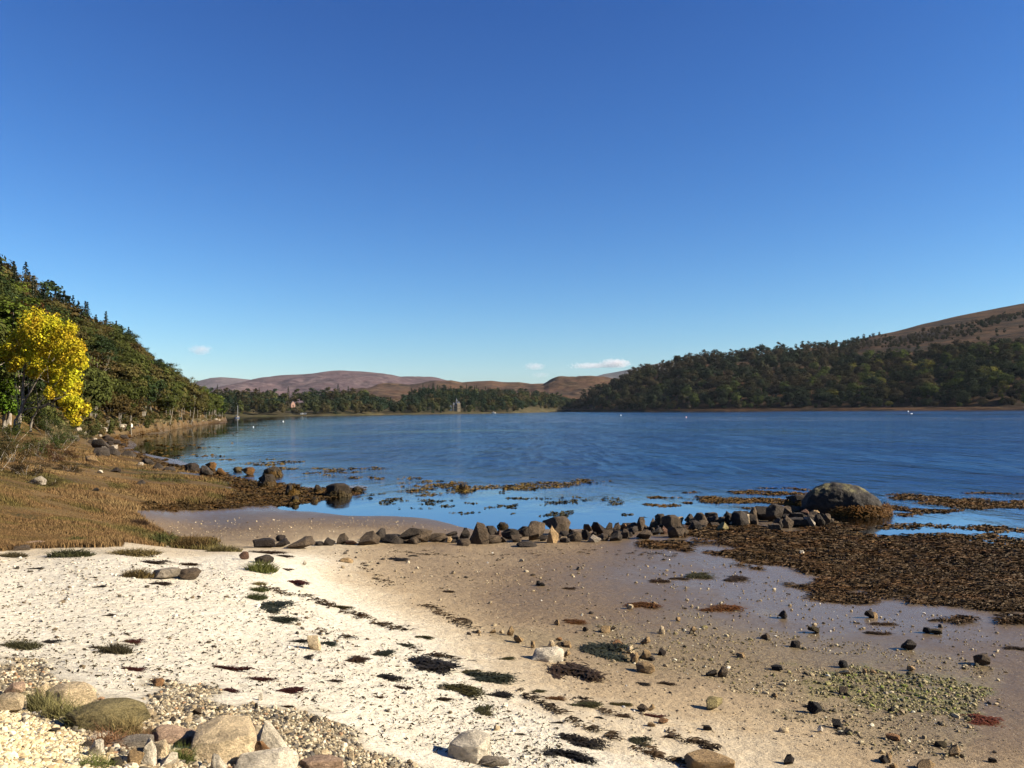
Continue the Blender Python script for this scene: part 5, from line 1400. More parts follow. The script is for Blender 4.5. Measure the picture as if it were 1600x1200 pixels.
def loaf_mesh():
    """the big boulder: steep left end, high crown left of the middle, long shoulder to the right, knobbly all over"""
    bm = bmesh.new(); bmesh.ops.create_icosphere(bm, subdivisions=6, radius=1.0)
    co = np.array([v.co for v in bm.verts])
    x = co[:, 0]
    prof = np.interp(x, [-1, -.96, -.85, -.65, -.4, -.15, .1, .4, .7, .88, 1], [.0, .32, .60, .86, .97, 1.0, .96, .85, .68, .50, .0])
    ell = np.sqrt(np.clip(1 - x * x, 1e-4, 1))
    rr = np.hypot(co[:, 1], co[:, 2]); th = np.arctan2(co[:, 2], co[:, 1])
    sq = (np.abs(np.cos(th)) ** 2.8 + np.abs(np.sin(th)) ** 2.8) ** (-1 / 2.8)
    y = np.cos(th) * sq * prof ** 0.5; z = np.sin(th) * sq * prof
    q = np.stack([x, y, z], -1)
    n_ = unit(q)
    f = fbm(q[:, 0] * 2 + 3, q[:, 1] * 2, q[:, 2] * 2, 6, 12)
    rid = np.abs(fbm(q[:, 0] * 1.6, q[:, 1] * 1.6 + 9, q[:, 2] * 2.2, 4, 15))
    q = q + n_ * (0.13 * f - 0.16 * np.clip(0.14 - rid, 0, 1))[:, None]
    q[:, 2] = np.maximum(q[:, 2], -0.1)
    lo, hi = q.min(0), q.max(0)
    q[:, :2] = (q[:, :2] - lo[:2]) / (hi[:2] - lo[:2]) - 0.5
    q[:, 2] = (q[:, 2] + 0.1) / (hi[2] + 0.1)
    for v, c in zip(bm.verts, q): v.co = c
    me = bpy.data.meshes.new('stone'); bm.to_mesh(me); bm.free()
    me.materials.append(M_ROCK)
    me.polygons.foreach_set('use_smooth', np.ones(len(me.polygons), bool))
    return me
BIGM = loaf_mesh()
BIGM.materials[0] = mat_bigrock()
weedy_boulder(1268, 1393, 755, 806, (0.05, 0.045, 0.04), (0.10, 0.052, 0.012), 'huge dark boulder with lichen on top and a skirt of orange weed', BIGM, 0.40, 2600, 31, dr=0.75, sink=0.04, L=0.12, W=0.018)
RB = [(407,440,729,745,'weedy boulder behind another at the end of the left bank'),(399,430,741,761,'round weedy boulder in front of the pair on the left bank'),(443,468,756,774,'weedy boulder at the water edge on the left bank'),(487,505,757,771,'small weedy boulder left of the big weed mound'),(503,549,755,776,'big mound of weed with its reflection in calm water'),
      (452,467,774,786,'small weedy stone below the others in calm water'),(483,497,777,784,'tiny weedy stone awash in calm water'),(548,565,760,769,'low weed mound right of the big weed mound'),(1229,1278,774,791,'low weed covered rock left of the huge boulder'),(716,734,755,766,'small weed knob in the floating weed line'),(776,795,816,824,'little weedy rock in the water behind the stone row')]
for n, (a, b, vt, vb, w) in enumerate(RB):
    weedy_boulder(a, b, vt, vb, (0.05, 0.036, 0.02), [(0.080, 0.050, 0.014), (0.060, 0.040, 0.014), (0.10, 0.062, 0.013)][n % 3], w, RND[n % 7], 1.0, 420, 700 + n, dr=0.9, sink=0.1, L=0.28, W=0.07)

# ------------------------------------------------------------------ grass and shrubs
def blades(P, H_, W_, rng, lean=0.45):
    n = len(P)
    a = rng.uniform(0, 6.283, n); ln = rng.uniform(0.1, 1.0, n) * lean
    d = np.stack([np.cos(a), np.sin(a), np.zeros(n)], -1)
    f = rng.uniform(0, 6.283, n); s = np.stack([np.cos(f), np.sin(f), np.zeros(n)], -1)
    h = np.broadcast_to(H_, (n,)); w = np.broadcast_to(W_, (n,))
    V = np.zeros((n, 3, 2, 3)); up = np.array([0, 0, 1.0])
    for q, (t, ww) in enumerate(((0, 1.0), (0.55, 0.75), (1.0, 0.12))):
        c = P + up * (h * t * (1 - 0.25 * ln * t))[:, None] + d * (h * ln * t * t)[:, None]
        V[:, q, 0] = c + s * (w * ww * .5)[:, None]; V[:, q, 1] = c - s * (w * ww * .5)[:, None]
    b = (np.arange(n) * 6)[:, None]
    F = np.concatenate([b + np.array([[2 * k, 2 * k + 1, 2 * k + 3, 2 * k + 2]]) for k in range(2)])
    return V.reshape(-1, 3), F

def mat_marsh():
    k = NT('marsh_grass')
    p = k.pos(); ri = k.n('ShaderNodeNewGeometry').outputs['Random Per Island']
    n1 = k.noise(p, 0.22, 4, 0.6); n2 = k.noise(p, 0.9, 3)
    c = k.ramp(n1, [(0.36, (0.045, 0.042, 0.014)), (0.45, (0.095, 0.072, 0.023)), (0.53, (0.138, 0.080, 0.034)), (0.64, (0.180, 0.118, 0.050))])
    c = k.mix(k.ramp(n2, [(0.5, 0.0), (0.68, 0.8)]), c, (0.105, 0.060, 0.026))
    c = k.mix(1.0, c, k.ramp(ri, [(0.0, 0.5), (1.0, 1.45)]), 'MULTIPLY')
    return k.done(k.bsdf(c, 0.85, 0.1))
M_MARSH = mat_marsh()
rng = np.random.default_rng(31)
P, u, v = scatter_zone([GRASS], 75000, (8, 2, 41), rng, (-60, 690, 380, 875))
rep = 5
Pb = np.repeat(P, rep, 0); Pb[:, :2] += rng.normal(size=(len(Pb), 2)) * (0.10 * Pb[:, 1] / 30)[:, None]
Pb[:, 2] = zf(Pb[:, 0], Pb[:, 1]) - 0.02
big = np.clip(0.75 + 2.4 * fbm(Pb[:, 0] / 2.5, Pb[:, 1] / 2.5, s=46), 0.25, 2.0)
V, F = blades(Pb, rng.uniform(0.05, 0.15, len(Pb)) * big, 0.007 + 0.0005 * Pb[:, 1], rng)
tag(link('marsh_grass', mesh_np('marsh_grass', V, F, [M_MARSH])), 'rust and straw coloured salt marsh grass on the left bank', 'grass', kind='stuff')

def tuft_mesh(name, n, seed, lean=0.6, hl=(0.4, 1.0), wd=0.02):
    rng = np.random.default_rng(seed)
    th = rng.uniform(0, 6.283, n); r = np.sqrt(rng.uniform(0, 1, n)) * (1 + 0.5 * fbm(np.cos(th) * 1.5 + seed, np.sin(th) * 1.5, s=4))
    P = np.stack([np.cos(th) * r * 0.45, np.sin(th) * r * 0.45, np.full(n, -0.03)], -1)
    V, F = blades(P, rng.uniform(*hl, n) * (1 - 0.45 * r ** 2), wd, rng, lean)
    return mesh_np(name, V, F, [M_BLADE])
TUFT = [tuft_mesh('grass_tuft', 700, 800 + i) for i in range(4)]
TG = [  # u centre, v base, width, height, colour, words, depth ratio
 (110,871,82,15,(0.075,0.075,0.028),'dark green grass mat on the white sand below the marsh',.5),(208,869,86,14,(0.20,0.145,0.05),'brown grass patch on sand right of the green mat',.5),(20,872,48,12,(0.13,0.10,0.045),'brown grass mat at the left edge of the white sand',.5),
 (215,905,54,20,(0.17,0.115,0.04),'dry brown tuft left of the grey veined rock',.5),(408,897,58,24,(0.14,0.145,0.035),'bright green grass clump below the dark rounded rock',.6),(30,1015,70,17,(0.085,0.078,0.035),'grey green grass mat at the left edge of the sand',.5),(180,1024,56,24,(0.080,0.066,0.034),'dark dry grass tuft with trailing runners on white sand',.5),
 (405,925,34,10,(0.10,0.11,0.035),'small green tuft above the two dark weed patches',.6),(405,915,26,7,(0.22,0.17,0.06),'yellowish low tuft below the bright green clump',.6),(298,862,70,30,(0.16,0.10,0.035),'rusty heather like tuft at the end of the marsh',.5),(255,856,60,30,(0.13,0.135,0.04),'green and straw reeds at the corner of the marsh',.5),
 (350,864,60,14,(0.20,0.16,0.06),'straw coloured grass at the tip of the marsh',.5),(215,822,38,13,(0.075,0.042,0.022),'dark heather cushion on the grey wet sand',.6),(400,938,36,14,(0.075,0.085,0.03),'dark green tuft behind the upper weed patch',.6),(120,850,40,14,(0.15,0.14,0.04),'olive grass at the edge of the marsh above the sand',.5)]
for n, (u, vb, w, h, c, words, dr) in enumerate(TG):
    P = ground_at(u, vb - 0.15 * h)[0]; mpp = P[1] / FPX
    o = link('grass_tuft', TUFT[n % 4], loc=P)
    o.scale = (w * mpp, max(w * mpp * dr, 0.15), h * mpp * 0.95); o.color = (*c, 1)
    tag(o, words, 'grass')
# long grass on the bank in the corner
FG = [(62,1112,50,38,'long green grass blades left of the smooth tan boulder'),(95,1125,60,36,'dense green and yellow grass in front of the smooth tan boulder'),(130,1138,60,36,'tall green grass before the mossy boulder'),(165,1142,56,34,'yellow grass hanging over the mossy boulder'),
      (200,1152,56,32,'dry straw grass at the right end of the mossy boulder'),(240,1160,50,22,'thin brown grass below the purplish boulder'),(285,1190,40,26,'small green tuft among the white rocks at the bottom'),(175,1165,60,18,'reddish dry grass above the flat grey slab'),(150,1200,60,14,'green grass at the bottom edge of the bank'),(330,1176,26,22,'wispy tuft against the largest boulder')]
for n, (u, vb, w, h, words) in enumerate(FG):
    P = ground_at(u, vb)[0]; mpp = P[1] / FPX
    me_ = tuft_mesh('long_grass', 520, 850 + n, 0.9, (0.45, 1.25), 0.017)
    o = link('long_grass', me_, loc=P)
    o.scale = (w * mpp * 1.1, w * mpp * 0.8, h * mpp * 1.15)
    o.rotation_euler = (0, R(14), rng.uniform(-.5, .5))
    o.color = (*[(0.19, 0.17, 0.065), (0.22, 0.19, 0.07), (0.19, 0.175, 0.06), (0.28, 0.22, 0.08), (0.34, 0.25, 0.10), (0.24, 0.13, 0.06), (0.14, 0.16, 0.04), (0.26, 0.13, 0.06), (0.15, 0.16, 0.04), (0.28, 0.2, 0.08)][n], 1)
    tag(o, words, 'grass')

def shrub_mesh(seed, n=2600, leaf=0.035):
    rng = np.random.default_rng(seed)
    C = rng.normal(size=(22, 3)) * np.array([0.26, 0.26, 0.18]) + np.array([0, 0, 0.42])
    k = rng.integers(22, size=n)
    e = unit(rng.normal(size=(n, 3))); e[:, 2] = np.abs(e[:, 2]) * np.where(rng.random(n) < .8, 1, -1)
    P = C[k] + e * rng.uniform(0.05, 0.20, (n, 1)); P[:, 2] = np.abs(P[:, 2])
    V, F = leaf_quads(P, unit(e + rng.normal(size=e.shape) * .5), leaf, rng)
    return V, F
SHR = []
for i in range(4):
    V, F = shrub_mesh(900 + i)
    rgs = np.random.default_rng(910 + i)
    TV, TF = tubes([limb((0, 0, -0.1), (rgs.normal() * .25, rgs.normal() * .25, 0.6), 0.012, 0.004, rgs, .2, 5) for _ in range(9)], 4)
    SHR.append((mesh_np('foliage', V, F, [M_LEAF]), mesh_np('stems', TV, TF, [M_BARK])))
SH = [(12,724,60,44,(0.085,0.062,0.026),'brown green bush at the left edge in front of the sycamore'),(48,712,56,34,(0.075,0.092,0.026),'green bush below the pale stems of the yellow tree'),(85,702,50,34,(0.085,0.10,0.035),'grey green bush right of the pale stems'),(78,722,60,28,(0.10,0.052,0.026),'rust brown heather bush in front of the green ones'),
      (30,745,60,30,(0.055,0.040,0.022),'dark heather bush at the left edge of the grass'),(100,736,50,18,(0.06,0.045,0.022),'dark low heather before the tan square rock'),(10,690,50,34,(0.07,0.085,0.022),'green bush under the sycamore at the left edge'),(105,690,44,26,(0.13,0.12,0.05),'pale olive bush at the start of the rocky shore'),(60,758,50,16,(0.085,0.06,0.028),'low brown heather behind the pale grey rock'),
      (128,684,30,18,(0.09,0.085,0.035),'small olive bush under the yellow leaves by the rocks'),(-20,735,60,60,(0.07,0.06,0.025),'brown bush cut by the left edge of the view'),(68,680,40,36,(0.05,0.065,0.022),'dark green bush among the pale stems')]
for n, (u, vb, w, h, c, words) in enumerate(SH):
    P = ground_at(u, vb)[0]; mpp = P[1] / FPX
    r = empty('shrub', (P[0], P[1] + w * mpp * .3, float(zf(P[0], P[1] + w * mpp * .3)) - 0.1))
    r.scale = (w * mpp * 1.0, w * mpp * 0.8, h * mpp * 1.25)
    for me_, nm in zip(SHR[n % 4], ('foliage', 'stems')):
        ch = link(nm, me_, r); ch.color = (*c, 1)
    tag(r, words, 'bush')
# pale dry reeds at the edge of the trees
for n, (u, vb, w, h, words) in enumerate([(88,682,34,30,'pale dry reed clump beside the yellow tree'),(70,752-52,16,26,'thin pale reed standing in the bushes'),(240,660,60,7,'straw coloured grass under the far pale trunks'),(205,662,30,7,'dry grass behind the white boulder on the left shore'),(300,657,60,5,'straw grass at the end of the left point')]):
    P = ground_at(u, vb)[0]; mpp = P[1] / FPX
    o = link('reed_clump', tuft_mesh('reed_clump', 420, 870 + n, 0.8, (0.5, 1.1), 0.016), loc=P)
    o.scale = (w * mpp, w * mpp * .6, h * mpp); o.color = (0.42, 0.34, 0.17, 1)
    tag(o, words, 'reeds')
# understorey along the foot of the left wood: low bushes filling the space under the crowns
rng = np.random.default_rng(33)
us = rng.uniform(96, 350, 150)
lowP, lowS = [], []
for u in us:
    a = az_of(np.array([u]))[0]; d = tab(u, HILL_L, 1) + rng.uniform(-4, 8)
    x, y = d * math.sin(a), d * math.cos(a)
    z = float(zf(x, y))
    if z > 0.7: lowP.append((x, y, z - .2)); lowS.append(rng.uniform(0.08, 0.19))
tree_mass('undergrowth', np.array(lowP), np.array(lowS), LOWT, [np.array([(0.07, 0.075, 0.025), (0.10, 0.075, 0.03), (0.16, 0.12, 0.05)][rng.integers(3)]) for _ in lowP], rng, 'brushwood and dry undergrowth along the foot of the left wood', 'undergrowth')

# ------------------------------------------------------------------ shingle, gravel and scraps
_ico = None
def ico():
    bm = bmesh.new(); bmesh.ops.create_icosphere(bm, subdivisions=1, radius=0.5)
    V = np.array([v.co for v in bm.verts]); F = np.array([[v.index for v in f.verts] for f in bm.faces]); bm.free()
    return V, F
IV, IF = ico()
def pebbles(name, P, size, cols, rng, label, cat, flat=(0.45, 0.9), sink=0.25):
    n = len(P); m = len(IV)
    V = IV[None] * (1 + 0.45 * (rng.random((n, m, 1)) - 0.5))
    V = V * (size[:, None] * np.stack([rng.uniform(0.8, 1.4, n), rng.uniform(0.7, 1.0, n), rng.uniform(*flat, n)], -1))[:, None, :]
    a = rng.uniform(0, 6.283, n); b = rng.normal(size=n) * 0.35
    cb, sb = np.cos(b)[:, None], np.sin(b)[:, None]
    y, z = V[..., 1] * cb - V[..., 2] * sb, V[..., 1] * sb + V[..., 2] * cb
    ca, sa = np.cos(a)[:, None], np.sin(a)[:, None]
    x2, y2 = V[..., 0] * ca - y * sa, V[..., 0] * sa + y * ca
    W = np.stack([x2, y2, z], -1) + P[:, None, :]
    W[..., 2] += (size * (0.5 - sink) * 0.6)[:, None]
    F = (IF[None] + (np.arange(n) * m)[:, None, None]).reshape(-1, 3)
    me_ = mesh_np(name, W.reshape(-1, 3), F, [M_PEB])
    point_color(me_, 'pc', np.repeat(cols, m, 0))
    return tag(link(name, me_), label, cat, kind='stuff')
def palette(n, rng, items):
    cols = np.array([c for c, w in items]); w = np.array([w for c, w in items], float); w /= w.sum()
    return cols[rng.choice(len(items), n, p=w)] * rng.uniform(0.75, 1.25, (n, 1))
rng = np.random.default_rng(41)
PAL_SH = [((0.50, 0.41, 0.27), 5), ((0.66, 0.58, 0.43), 4), ((0.30, 0.23, 0.14), 4), ((0.14, 0.12, 0.09), 3), ((0.07, 0.06, 0.05), 2.5), ((0.40, 0.24, 0.13), .6)]
P, u, v = scatter_zone([SHING], 34000, (40, .5, 51), rng, (-20, 1030, 760, 1215))
bk_ = poly_sd(u, v, BANK) > 0
P, u, v = P[~bk_], u[~bk_], v[~bk_]
pebbles('shingle', P, np.clip(rng.lognormal(math.log(0.016), 0.5, len(P)), 0.007, 0.06), palette(len(P), rng, PAL_SH), rng, 'shingle of cream, tan and dark pebbles at the top of the beach', 'shingle')
P, u, v = scatter_zone([BANK], 28000, (16, .4, 53), rng, (-20, 1090, 260, 1215))
pebbles('gravel', P, np.clip(rng.lognormal(math.log(0.0095), 0.55, len(P)), 0.004, 0.045), palette(len(P), rng, [((0.72, 0.59, 0.36), 6), ((0.80, 0.70, 0.50), 4), ((0.50, 0.37, 0.20), 2), ((0.2, 0.18, 0.16), .7)]), rng, 'pale yellow gravel of the bank in the lower left corner', 'gravel')
# pale shell crumbs and dark scraps over the white sand
WHITE_Z = [(0,868),(240,862),(400,905),(470,925),(560,1000),(660,1010),(760,1090),(860,1130),(900,1200),(760,1200),(640,1170),(520,1130),(430,1095),(320,1068),(210,1080),(130,1055),(0,1038)]
P, u, v = scatter_zone([WHITE_Z], 15000, (24, .6, 71), rng, (-10, 855, 900, 1205))
th_ = fbm(P[:, 0] / .8, P[:, 1] / .8, s=72); k_ = th_ > rng.uniform(-0.45, 0.25, len(P)); P = P[k_]
pebbles('shell_gravel', P, np.clip(rng.lognormal(math.log(0.016), 0.5, len(P)), 0.006, 0.06) * np.clip(P[:, 1] / 9, .8, 1.6), palette(len(P), rng, [((0.78, 0.72, 0.60), 6), ((0.66, 0.58, 0.45), 3), ((0.07, 0.055, 0.035), 3), ((0.18, 0.13, 0.075), 2)]), rng, 'coral crumbs and dark scraps strewn over the white sand', 'gravel', (0.3, 0.8))
nW = 4500
P, u, v = scatter_zone([WHITE_Z], nW, (24, .6, 73), rng, (-10, 860, 900, 1200))
V, F = ribbons(P + np.array([0, 0, .006]), rng.uniform(0, 6.28, len(P)), rng.uniform(.02, .07, len(P)), rng.uniform(.006, .016, len(P)), 0.008, rng)
o = link('weed_scraps', mesh_np('weed_scraps', V, F, [M_WEED])); o.color = (0.05, 0.04, 0.022, 1)
tag(o, 'dry weed crumbs strewn over the white sand', 'seaweed', kind='stuff')
# thin broken lines of weed left by the tide
rng = np.random.default_rng(43)
LINES = [[(412,918),(470,932),(505,943),(545,958),(590,975),(640,986)],[(480,985),(560,1000),(640,1015),(700,1030)],[(805,1082),(860,1110),(920,1141),(985,1166),(1060,1196)],[(890,1092),(960,1120),(1050,1150),(1110,1170)],[(600,862),(700,868),(830,866),(960,862),(1050,870)],[(560,885),(640,935),(740,985)]]
pts_ = []
for ln_ in LINES:
    a_ = np.array(ln_, float); q_ = rng.uniform(0, len(ln_) - 1, 90)
    q_ = q_[fbm(q_ * 4, q_ * 0 + len(ln_), s=7) > -0.12]
    pts_.append(np.stack([np.interp(q_, np.arange(len(ln_)), a_[:, 0]) + rng.normal(size=len(q_)) * 4, np.interp(q_, np.arange(len(ln_)), a_[:, 1]) + rng.normal(size=len(q_)) * 2.2], -1))
pts_ = np.concatenate(pts_)
P = ground_at(pts_[:, 0], pts_[:, 1])
P = np.repeat(P, 5, 0); P[:, :2] += rng.normal(size=(len(P), 2)) * 0.035; P[:, 2] = zf(P[:, 0], P[:, 1]) + .008
V, F = ribbons(P, rng.uniform(-.7, .7, len(P)), rng.uniform(.04, .15, len(P)), rng.uniform(.006, .02, len(P)), 0.01, rng)
o = link('strandline_weed', mesh_np('strandline_weed', V, F, [M_WEED])); o.color = (0.05, 0.034, 0.018, 1)
tag(o, 'broken thin lines of weed left on the sand by the tide', 'seaweed', kind='stuff')
# gravel on the brown sand at the right
P, u, v = scatter_zone([GRAV], 14000, (40, .8, 55), rng, (740, 950, 1600, 1205), thr=(-0.12, 1.0, 74))
pebbles('gravel', P, np.clip(rng.lognormal(math.log(0.020), 0.5, len(P)), 0.008, 0.10), palette(len(P), rng, [((0.36, 0.28, 0.16), 5), ((0.50, 0.42, 0.26), 2.5), ((0.12, 0.095, 0.05), 4), ((0.24, 0.20, 0.08), 2), ((0.7, 0.65, 0.5), .4)]), rng, 'olive and tan gravel lying on the brown sand', 'gravel')
P, u, v = scatter_zone([GREEN], 5000, (40, .5, 57), rng, (1200, 1035, 1570, 1125))
pebbles('gravel', P, np.clip(rng.lognormal(math.log(0.024), 0.5, len(P)), 0.01, 0.09), palette(len(P), rng, [((0.22, 0.20, 0.07), 4), ((0.36, 0.30, 0.16), 4), ((0.10, 0.085, 0.035), 3.5), ((0.24, 0.28, 0.05), 1.2)]), rng, 'gravel stained bright green by algae', 'gravel')
SANDZ = [(480,870),(560,855),(900,850),(1060,862),(1200,900),(1330,935),(1600,985),(1600,1190),(1300,1200),(1000,1190),(880,1090),(780,1010),(650,950),(560,910)]
P, u, v = scatter_zone([SANDZ], 7000, (20, 1, 75), rng, (470, 848, 1610, 1200), thr=(-0.2, 2.0, 76))
pebbles('beach_pebbles', P, np.clip(rng.lognormal(math.log(0.017), 0.5, len(P)), 0.007, 0.07) * np.clip(P[:, 1] / 11, .8, 1.9), palette(len(P), rng, [((0.36, 0.28, 0.17), 4), ((0.50, 0.42, 0.29), 2), ((0.08, 0.06, 0.04), 4), ((0.78, 0.74, 0.66), .25)]), rng, 'small scattered pebbles and shells on the damp sand', 'pebbles')
NORTH = [(225,815),(420,808),(600,810),(720,826),(760,836),(560,834),(400,838),(300,850),(240,842)]
P, u, v = scatter_zone([NORTH], 1500, (6, 1, 77), rng, (220, 800, 770, 850))
pebbles('beach_pebbles', P, np.clip(rng.lognormal(math.log(0.026), 0.45, len(P)), 0.012, 0.09), palette(len(P), rng, [((0.50, 0.40, 0.25), 5), ((0.6, 0.5, 0.36), 2), ((0.15, 0.11, 0.08), 2)]), rng, 'pale pebbles on the sand behind the stone row', 'pebbles')

# ------------------------------------------------------------------ things far across the water
def simple(name, parts, mat, parent=None):
    """boxes, cones and prisms joined into one mesh. parts: ('box', x0,x1,y0,y1,z0,z1) ('cone', x,y,z0,z1,r,sides) ('cyl', ...) ('gable', x0,x1,y0,y1,z0,z1) ridge along y"""
    bm = bmesh.new()
    for p in parts:
        if p[0] == 'box':
            _, x0, x1, y0, y1, z0, z1 = p
            m = Matrix.Translation(((x0 + x1) / 2, (y0 + y1) / 2, (z0 + z1) / 2)) @ Matrix.Diagonal((x1 - x0, y1 - y0, z1 - z0, 1))
            bmesh.ops.create_cube(bm, size=1, matrix=m)
        elif p[0] in ('cone', 'cyl'):
            _, x, y, z0, z1, r, sd = p
            bmesh.ops.create_cone(bm, cap_ends=True, segments=sd, radius1=r, radius2=(0.02 if p[0] == 'cone' else r), depth=z1 - z0, matrix=Matrix.Translation((x, y, (z0 + z1) / 2)) @ Matrix.Rotation(math.pi / sd, 4, 'Z'))
        elif p[0] == 'gable':
            _, x0, x1, y0, y1, z0, z1 = p
            xm = (x0 + x1) / 2
            c = [bm.verts.new(q) for q in ((x0, y0, z0), (x1, y0, z0), (xm, y0, z1), (x0, y1, z0), (x1, y1, z0), (xm, y1, z1))]
            for f_ in ((0, 1, 2), (5, 4, 3), (0, 2, 5, 3), (1, 4, 5, 2), (0, 3, 4, 1)): bm.faces.new([c[i] for i in f_])
    me_ = bpy.data.meshes.new(name); bm.to_mesh(me_); bm.free()
    me_.materials.append(mat)
    return link(name, me_, parent)

def far_pt(u, d, z):
    a = az_of(np.array([float(u)]))[0]
    return np.array([d * math.sin(a), d * math.cos(a), z])
M_SAND = mat_plain('sandstone', (0.30, 0.235, 0.15)); M_SLATE = mat_plain('slate', (0.085, 0.09, 0.11)); M_GLASS = mat_plain('dark_window', (0.02, 0.02, 0.025), 0.2)
M_WHITE = mat_plain('white_paint', (0.6, 0.59, 0.56), 0.5, 0.05); M_PINK = mat_plain('pink_harling', (0.36, 0.21, 0.15)); M_METAL = mat_plain('mast_metal', (0.45, 0.45, 0.44), 0.4, 0.1)
M_GREENP = mat_plain('green_mesh', (0.02, 0.16, 0.10)); M_WOOD = mat_plain('grey_wood', (0.22, 0.18, 0.13)); M_HULL = mat_plain('dark_hull', (0.05, 0.06, 0.09), 0.4)
cz = float(B_FN(az_of(np.array([712.0])), np.array([CASTLE_D]))[0])
ca = empty('castle', far_pt(712.5, CASTLE_D, cz), -float(az_of(np.array([712.5]))[0]))
simple('main_house', [('box', -5.0, 3.4, 0, 7, -1, 7.5)], M_SAND, ca)
simple('roof', [('gable', -5.2, 3.6, -0.2, 7.2, 7.5, 11.0)], M_SLATE, ca)
tw = simple('tower', [('box', 1.6, 5.6, -2.4, 1.6, -1, 10.2)], M_SAND, ca)
simple('tower_roof', [('cone', 3.6, -0.4, 10.2, 12.8, 2.7, 4)], M_SLATE, tw)
sp_ = simple('spire', [('cyl', 0.7, 2.5, 7.5, 13.0, 0.9, 10), ('cone', 0.7, 2.5, 13.0, 17.0, 1.2, 10)], M_SLATE, ca)
tt_ = simple('turret', [('cyl', -3.2, -0.3, -1, 8.6, 1.1, 10)], M_SAND, ca)
simple('turret_roof', [('cone', -3.2, -0.3, 8.6, 11.8, 1.4, 10)], M_SLATE, tt_)
simple('gable_wing', [('box', -8.4, -5.2, 0.5, 5, -1, 5.6), ('gable', -8.4, -5.2, 0.5, 5, 5.6, 8.2)], M_WHITE, ca)
simple('chimney', [('box', -1.2, -0.4, 3, 3.9, 9.0, 12.2)], M_SAND, ca)
for x, z in ((2.6, 2.5), (4.4, 2.5), (2.6, 6.0), (4.4, 6.0)):
    w_ = simple('window', [('box', x - .35, x + .35, -2.46, -2.40, z, z + 1.3)], M_GLASS, ca)
for x in (-1.6, 0.2):
    simple('window', [('box', x - .35, x + .35, -0.06, 0.0, 4.2, 5.4)], M_GLASS, ca)
ca.scale = (.85, .85, .85)
tag(ca, 'turreted stone castle among the trees on the far shore', 'castle')
hz_ = float(B_FN(az_of(np.array([458.0])), np.array([908.0]))[0])
hs = empty('house', far_pt(458, 908, hz_), -float(az_of(np.array([458.0]))[0]) + 0.1)
simple('wall', [('box', -2.3, 2.3, 0, 6, -4, 3.0), ('gable', -2.3, 2.3, 0, 6, 3.0, 5.2)], M_PINK, hs)
simple('roof', [('gable', -2.7, 2.7, 0.15, 6.1, 2.9, 5.5)], M_SLATE, hs)
simple('window', [('box', -.45, .45, -.06, 0, 1.0, 2.4)], M_GLASS, hs)
hs.scale = (0.9, 0.9, (CAM_H + 16.0 / FPX * 908 - hz_) / 5.4)
tag(hs, 'small pink gabled house in the dark far wood', 'house')
b0 = at_z(np.array([370.5]), np.array([653.3]), 0.0)[0]
bt = empty('sailing_boat', b0, -0.15)
bmh = bmesh.new()
secs = [(-3.2, .75, .55), (-1.5, 1.05, .55), (0.5, 1.1, .6), (2.0, .8, .7), (3.4, .06, .85)]
rows = []
for y, hw, dk in secs:
    rows.append([bmh.verts.new(q) for q in ((-hw, y, dk), (-hw * .75, y, -.15), (0, y, -.5), (hw * .75, y, -.15), (hw, y, dk))])
for r1, r2 in zip(rows, rows[1:]):
    for q in range(4): bmh.faces.new((r1[q], r1[q + 1], r2[q + 1], r2[q]))
    bmh.faces.new((r1[0], r2[0], r2[4], r1[4]))
bmh.faces.new(rows[0]); bmesh.ops.recalc_face_normals(bmh, faces=bmh.faces)
mh = bpy.data.meshes.new('hull'); bmh.to_mesh(mh); bmh.free(); mh.materials.append(M_HULL)
link('hull', mh, bt)
simple('cabin', [('box', -.6, .6, -1.2, 1.4, .55, 1.15)], M_WOOD, bt)
simple('mast', [('cyl', 0, .9, .6, 8.2, .09, 8)], M_METAL, bt)
simple('boom', [('box', -.12, .12, -2.2, .8, 1.5, 1.75)], M_HULL, bt)
tag(bt, 'moored sailing boat with a bare mast off the left point', 'boat')
M_BUOY = mat_plain('buoy_white', (0.8, 0.78, 0.75), 0.4, 0.05); M_BUOYP = mat_plain('buoy_pink', (0.75, 0.42, 0.40), 0.4, 0.05)
def buoy(u, v, r, mat, label):
    P = at_z(np.array([u]), np.array([v]), 0.0)[0]; r *= 0.72
    bm = bmesh.new(); bmesh.ops.create_uvsphere(bm, u_segments=14, v_segments=10, radius=r, matrix=Matrix.Translation((0, 0, r * .45)))
    bmesh.ops.create_cone(bm, cap_ends=True, segments=10, radius1=r * .22, radius2=r * .16, depth=r * .6, matrix=Matrix.Translation((0, 0, r * 1.55)))
    me_ = bpy.data.meshes.new('buoy'); bm.to_mesh(me_); bm.free(); me_.materials.append(mat)
    me_.polygons.foreach_set('use_smooth', np.ones(len(me_.polygons), bool))
    tag(link('mooring_buoy', me_, loc=P), label, 'buoy')
buoy(396, 667.5, .18, M_BUOY, 'white buoy in the blue water right of the left point')
buoy(442.5, 658.8, .30, M_BUOY, 'white buoy on the calm streak beyond the nearer buoy')
buoy(1072, 652.5, .42, M_BUOYP, 'pinkish buoy before the right hill')
buoy(970, 649.3, .45, M_BUOY, 'white buoy where the right hill meets the far shore')
buoy(1419, 643.5, .7, M_BUOY, 'small white buoy close under the right shore')
